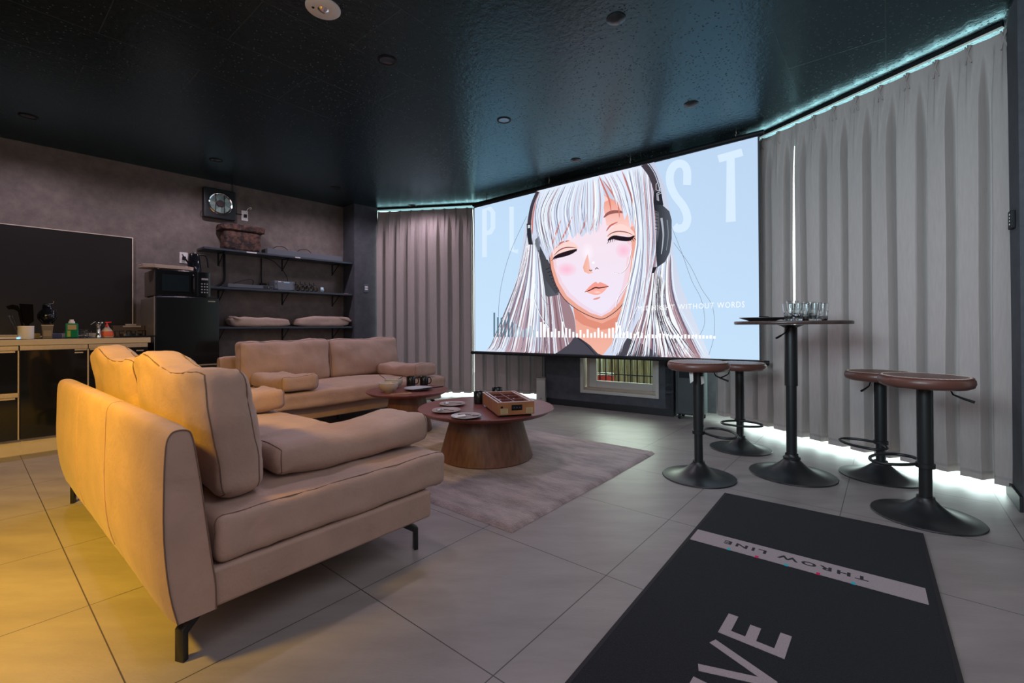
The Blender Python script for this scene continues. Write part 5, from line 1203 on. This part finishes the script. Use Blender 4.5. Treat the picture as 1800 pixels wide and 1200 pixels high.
link('face_panel', B(.12, .22, -.1012, -.10, .008, .034), M_black, rc_); link('foot', B(-.2, .2, -.08, .08, 0, .004), M_blackmatte, rc_)
t = wt('cable', 1.83, .12, 1.372, 'black cable looping up from the flat recorder', 'cable'); link('cord', tube(catmull([(-.14, 0, .004), (-.05, 0, .045), (.05, 0, .07), (.08, 0, .05), (.07, 0, .004)], 6), .004, seg=6), M_blackmatte, t, smooth=True)
tp = wt('power_strip', 2.045, .024, 1.332, 'dark power adapter with plugs standing between the recorders', 'power strip'); link('block', B(-.03, .035, -.018, .018, 0, .085), M_blackmatte, tp, bevel=.004); link('cord', tube(catmull([(-.01, .0, .085), (-.012, .010, .16), (-.01, .012, .28), (-.01, .012, .378)], 5), .006, seg=8), M_blackmatte, tp, smooth=True)
am = wt('amplifier', 2.215, .14, 1.332, 'grey box shaped amplifier with rounded sides in the middle of the middle shelf', 'amplifier')
link('case', B(-.115, .115, -.08, .08, .004, .108), M_grey, am, bevel=.014, seg=3); link('front_plate', B(-.08, .085, -.084, -.08, .006, .100), mat('blue_grey_metal', (.13, .16, .19), .35), am, bevel=.001)
link('white_label', B(-.078, -.045, -.0855, -.084, .092, .101), M_white, am); link('blue_label', B(-.015, .05, -.0855, -.084, .086, .097), mat('pale_cyan_label', (.35, .62, .70), .5), am)
for x_ in (-.098, .10): link('screw', lathe([(0, 0), (.006, 0), (.006, .003), (0, .003)], 12, M=Matrix.Translation((x_, -.08, .07)) @ Matrix.Rotation(math.pi/2, 4, 'X')), M_blackmatte, am)
link('foot', B(-.08, .08, -.06, .06, 0, .004), M_blackmatte, am)
for k, s in enumerate((2.385, 2.44, 2.495, 2.55, 2.60)):
    t = wt('coiled_cable', s, .13, 1.332, ('leftmost upright coil of black cable on the middle shelf', 'second upright coil of black cable from the left', 'middle upright coil of black cable', 'fourth upright coil of black cable from the left', 'rightmost upright coil of black cable, next to the tape roll')[k], 'cable', 'upright coils of black cable'); t.rotation_euler = (0, 0, RZL+.35+.1*(k % 2))
    bm = bmesh.new(); tube([(.006*((i*7) % 5-2), .055*math.cos(i*.52), .050+.044*math.sin(i*.52)) for i in range(40)], .005, bm, 6); link('cord', bm, mat('black_rubber', (.015, .014, .012), .45) if k % 2 else mat('olive_rubber', (.05, .045, .03), .45), t, smooth=True)
    link('plug', tube([(0, .01, .085), (.004, .015, .122)], [.007, .004], seg=8), M_blackmatte, t, smooth=True)
t = wt('tape_roll', 2.70, .13, 1.332, 'roll of pale blue tape right of the coiled cables', 'tape roll'); link('roll', lathe([(.018, -.016), (.036, -.016), (.036, .016), (.018, .016), (.018, -.016)], 32, M=Matrix.Translation((0, 0, .036)) @ Matrix.Rotation(math.pi/2, 4, 'Y') @ Matrix.Rotation(.4, 4, 'X'), cap=False), mat('pale_blue_tape', (.30, .50, .58), .3), t, smooth=True); link('core', lathe([(.015, -.016), (.018, -.016), (.018, .016), (.015, .016)], 32, M=Matrix.Translation((0, 0, .036)) @ Matrix.Rotation(math.pi/2, 4, 'Y'), cap=False), M_white, t)
t = wt('remote_control', 2.99, .16, 1.332, 'flat dark remote with a pink end at the right end of the middle shelf', 'remote'); link('shell', B(-.10, .05, -.02, .02, 0, .010), M_blackmatte, t, bevel=.002); link('end_piece', B(-.02, .035, -.021, -.018, .002, .011), mat('pink_plastic', (.55, .25, .2), .5), t)
M_cloth = mat('beige_folded_cloth', (.44, .335, .275), .85, nscale=60, namt=.06, bump=.3, bscale=150)
for k, (s, w_, h_, lb) in enumerate(((1.965, .62, .105, 'folded beige cushion cover on the left of the lowest shelf'), (2.705, .68, .125, 'folded beige cushion cover on the right of the lowest shelf'))):
    t = wt('folded_cover', s, .128, .912, lb, 'cushion cover', 'folded beige covers')
    base = cushion_fn(w_, .22, h_, p=6, wr=.006, seed=k*13+4)
    def gf(q, base=base, k=k, w_=w_, h_=h_):
        P = base(q); u = P.x/(w_/2)
        P.z *= (1-.55*max(0, (u if k == 0 else -u)-.35)*(1 if P.z > 0 else 0)) ; P.x += .035*(P.z/h_)*(-1 if k == 0 else 1)*(abs(u) > .75)
        P.z += .010*noise.noise((P.x*9, P.y*6, k*3)); P.z = max(P.z, -h_/2); return P
    o = link('folds', cushion_bm(gf, (40, 14, 8)), M_cloth, t, smooth=True); o.location = (0, 0, h_/2)
    f2_ = cushion_fn(w_*.30, .215, h_*.30, p=5, wr=.008, seed=k+40); o2 = link('turned_end', cushion_bm(f2_, (14, 12, 6)), M_cloth, t, smooth=True); o2.location = ((-w_*.34) if k == 0 else w_*.36, -.012, h_*.72); o2.rotation_euler = (0, .35 if k == 0 else .25, .05)

# wiring between the shelves
t = wt('cable_duct', 1.655, 0, 0, 'dark cable running down the wall from the top shelf toward the refrigerator', 'cable'); link('cord', tube(catmull([(0, -.012, 1.716), (0, -.012, 1.55), (-.005, -.014, 1.42), (-.06, -.02, 1.36), (-.15, -.03, 1.325)], 6), .011, seg=8), M_blackmatte, t, smooth=True)
t = wt('cable', 2.10, 0, 0, 'thin black cable sagging from the top shelf down to the amplifier', 'cable'); link('cord', tube(catmull([(-.04, -.03, 1.716), (.05, -.03, 1.69), (.14, -.04, 1.61), (.20, -.05, 1.52), (.21, -.06, 1.45)], 6), .004, seg=6), M_blackmatte, t, smooth=True)
# switch on the column, small controller on the right wall
s_, z_ = 3.216, 1.413
sw = thing('light_switch', L(s_, .291, z_), RZL, 'small metal light switch on the grey column beside the shelves', 'switch'); link('plate', B(-.035, .035, -.009, 0, -.055, .055), mat('switch_metal', (.12, .14, .17), .35, .5), sw, bevel=.002)
for a in (-.024, .006): link('rocker', B(-.020, .020, -.012, -.009, a, a+.020), M_white, sw)
pr_ = onplane(1783, 386, rp[1], nR); xr_ = (pr_-rp[1]).dot(dR)
rcw = thing('wall_controller', rp[1]+dR*xr_+Vector((0, 0, pr_.z)), math.atan2(dR.y, dR.x), 'small black remote holder on the right wall at the frame edge', 'controller'); link('holder', B(-.030, .030, 0, .018, -.045, .045), M_blackmatte, rcw, bevel=.003)
for k in range(4): link('button', B(-.020, -.012, .018, .020, -.028+k*.016, -.020+k*.016), M_white, rcw)
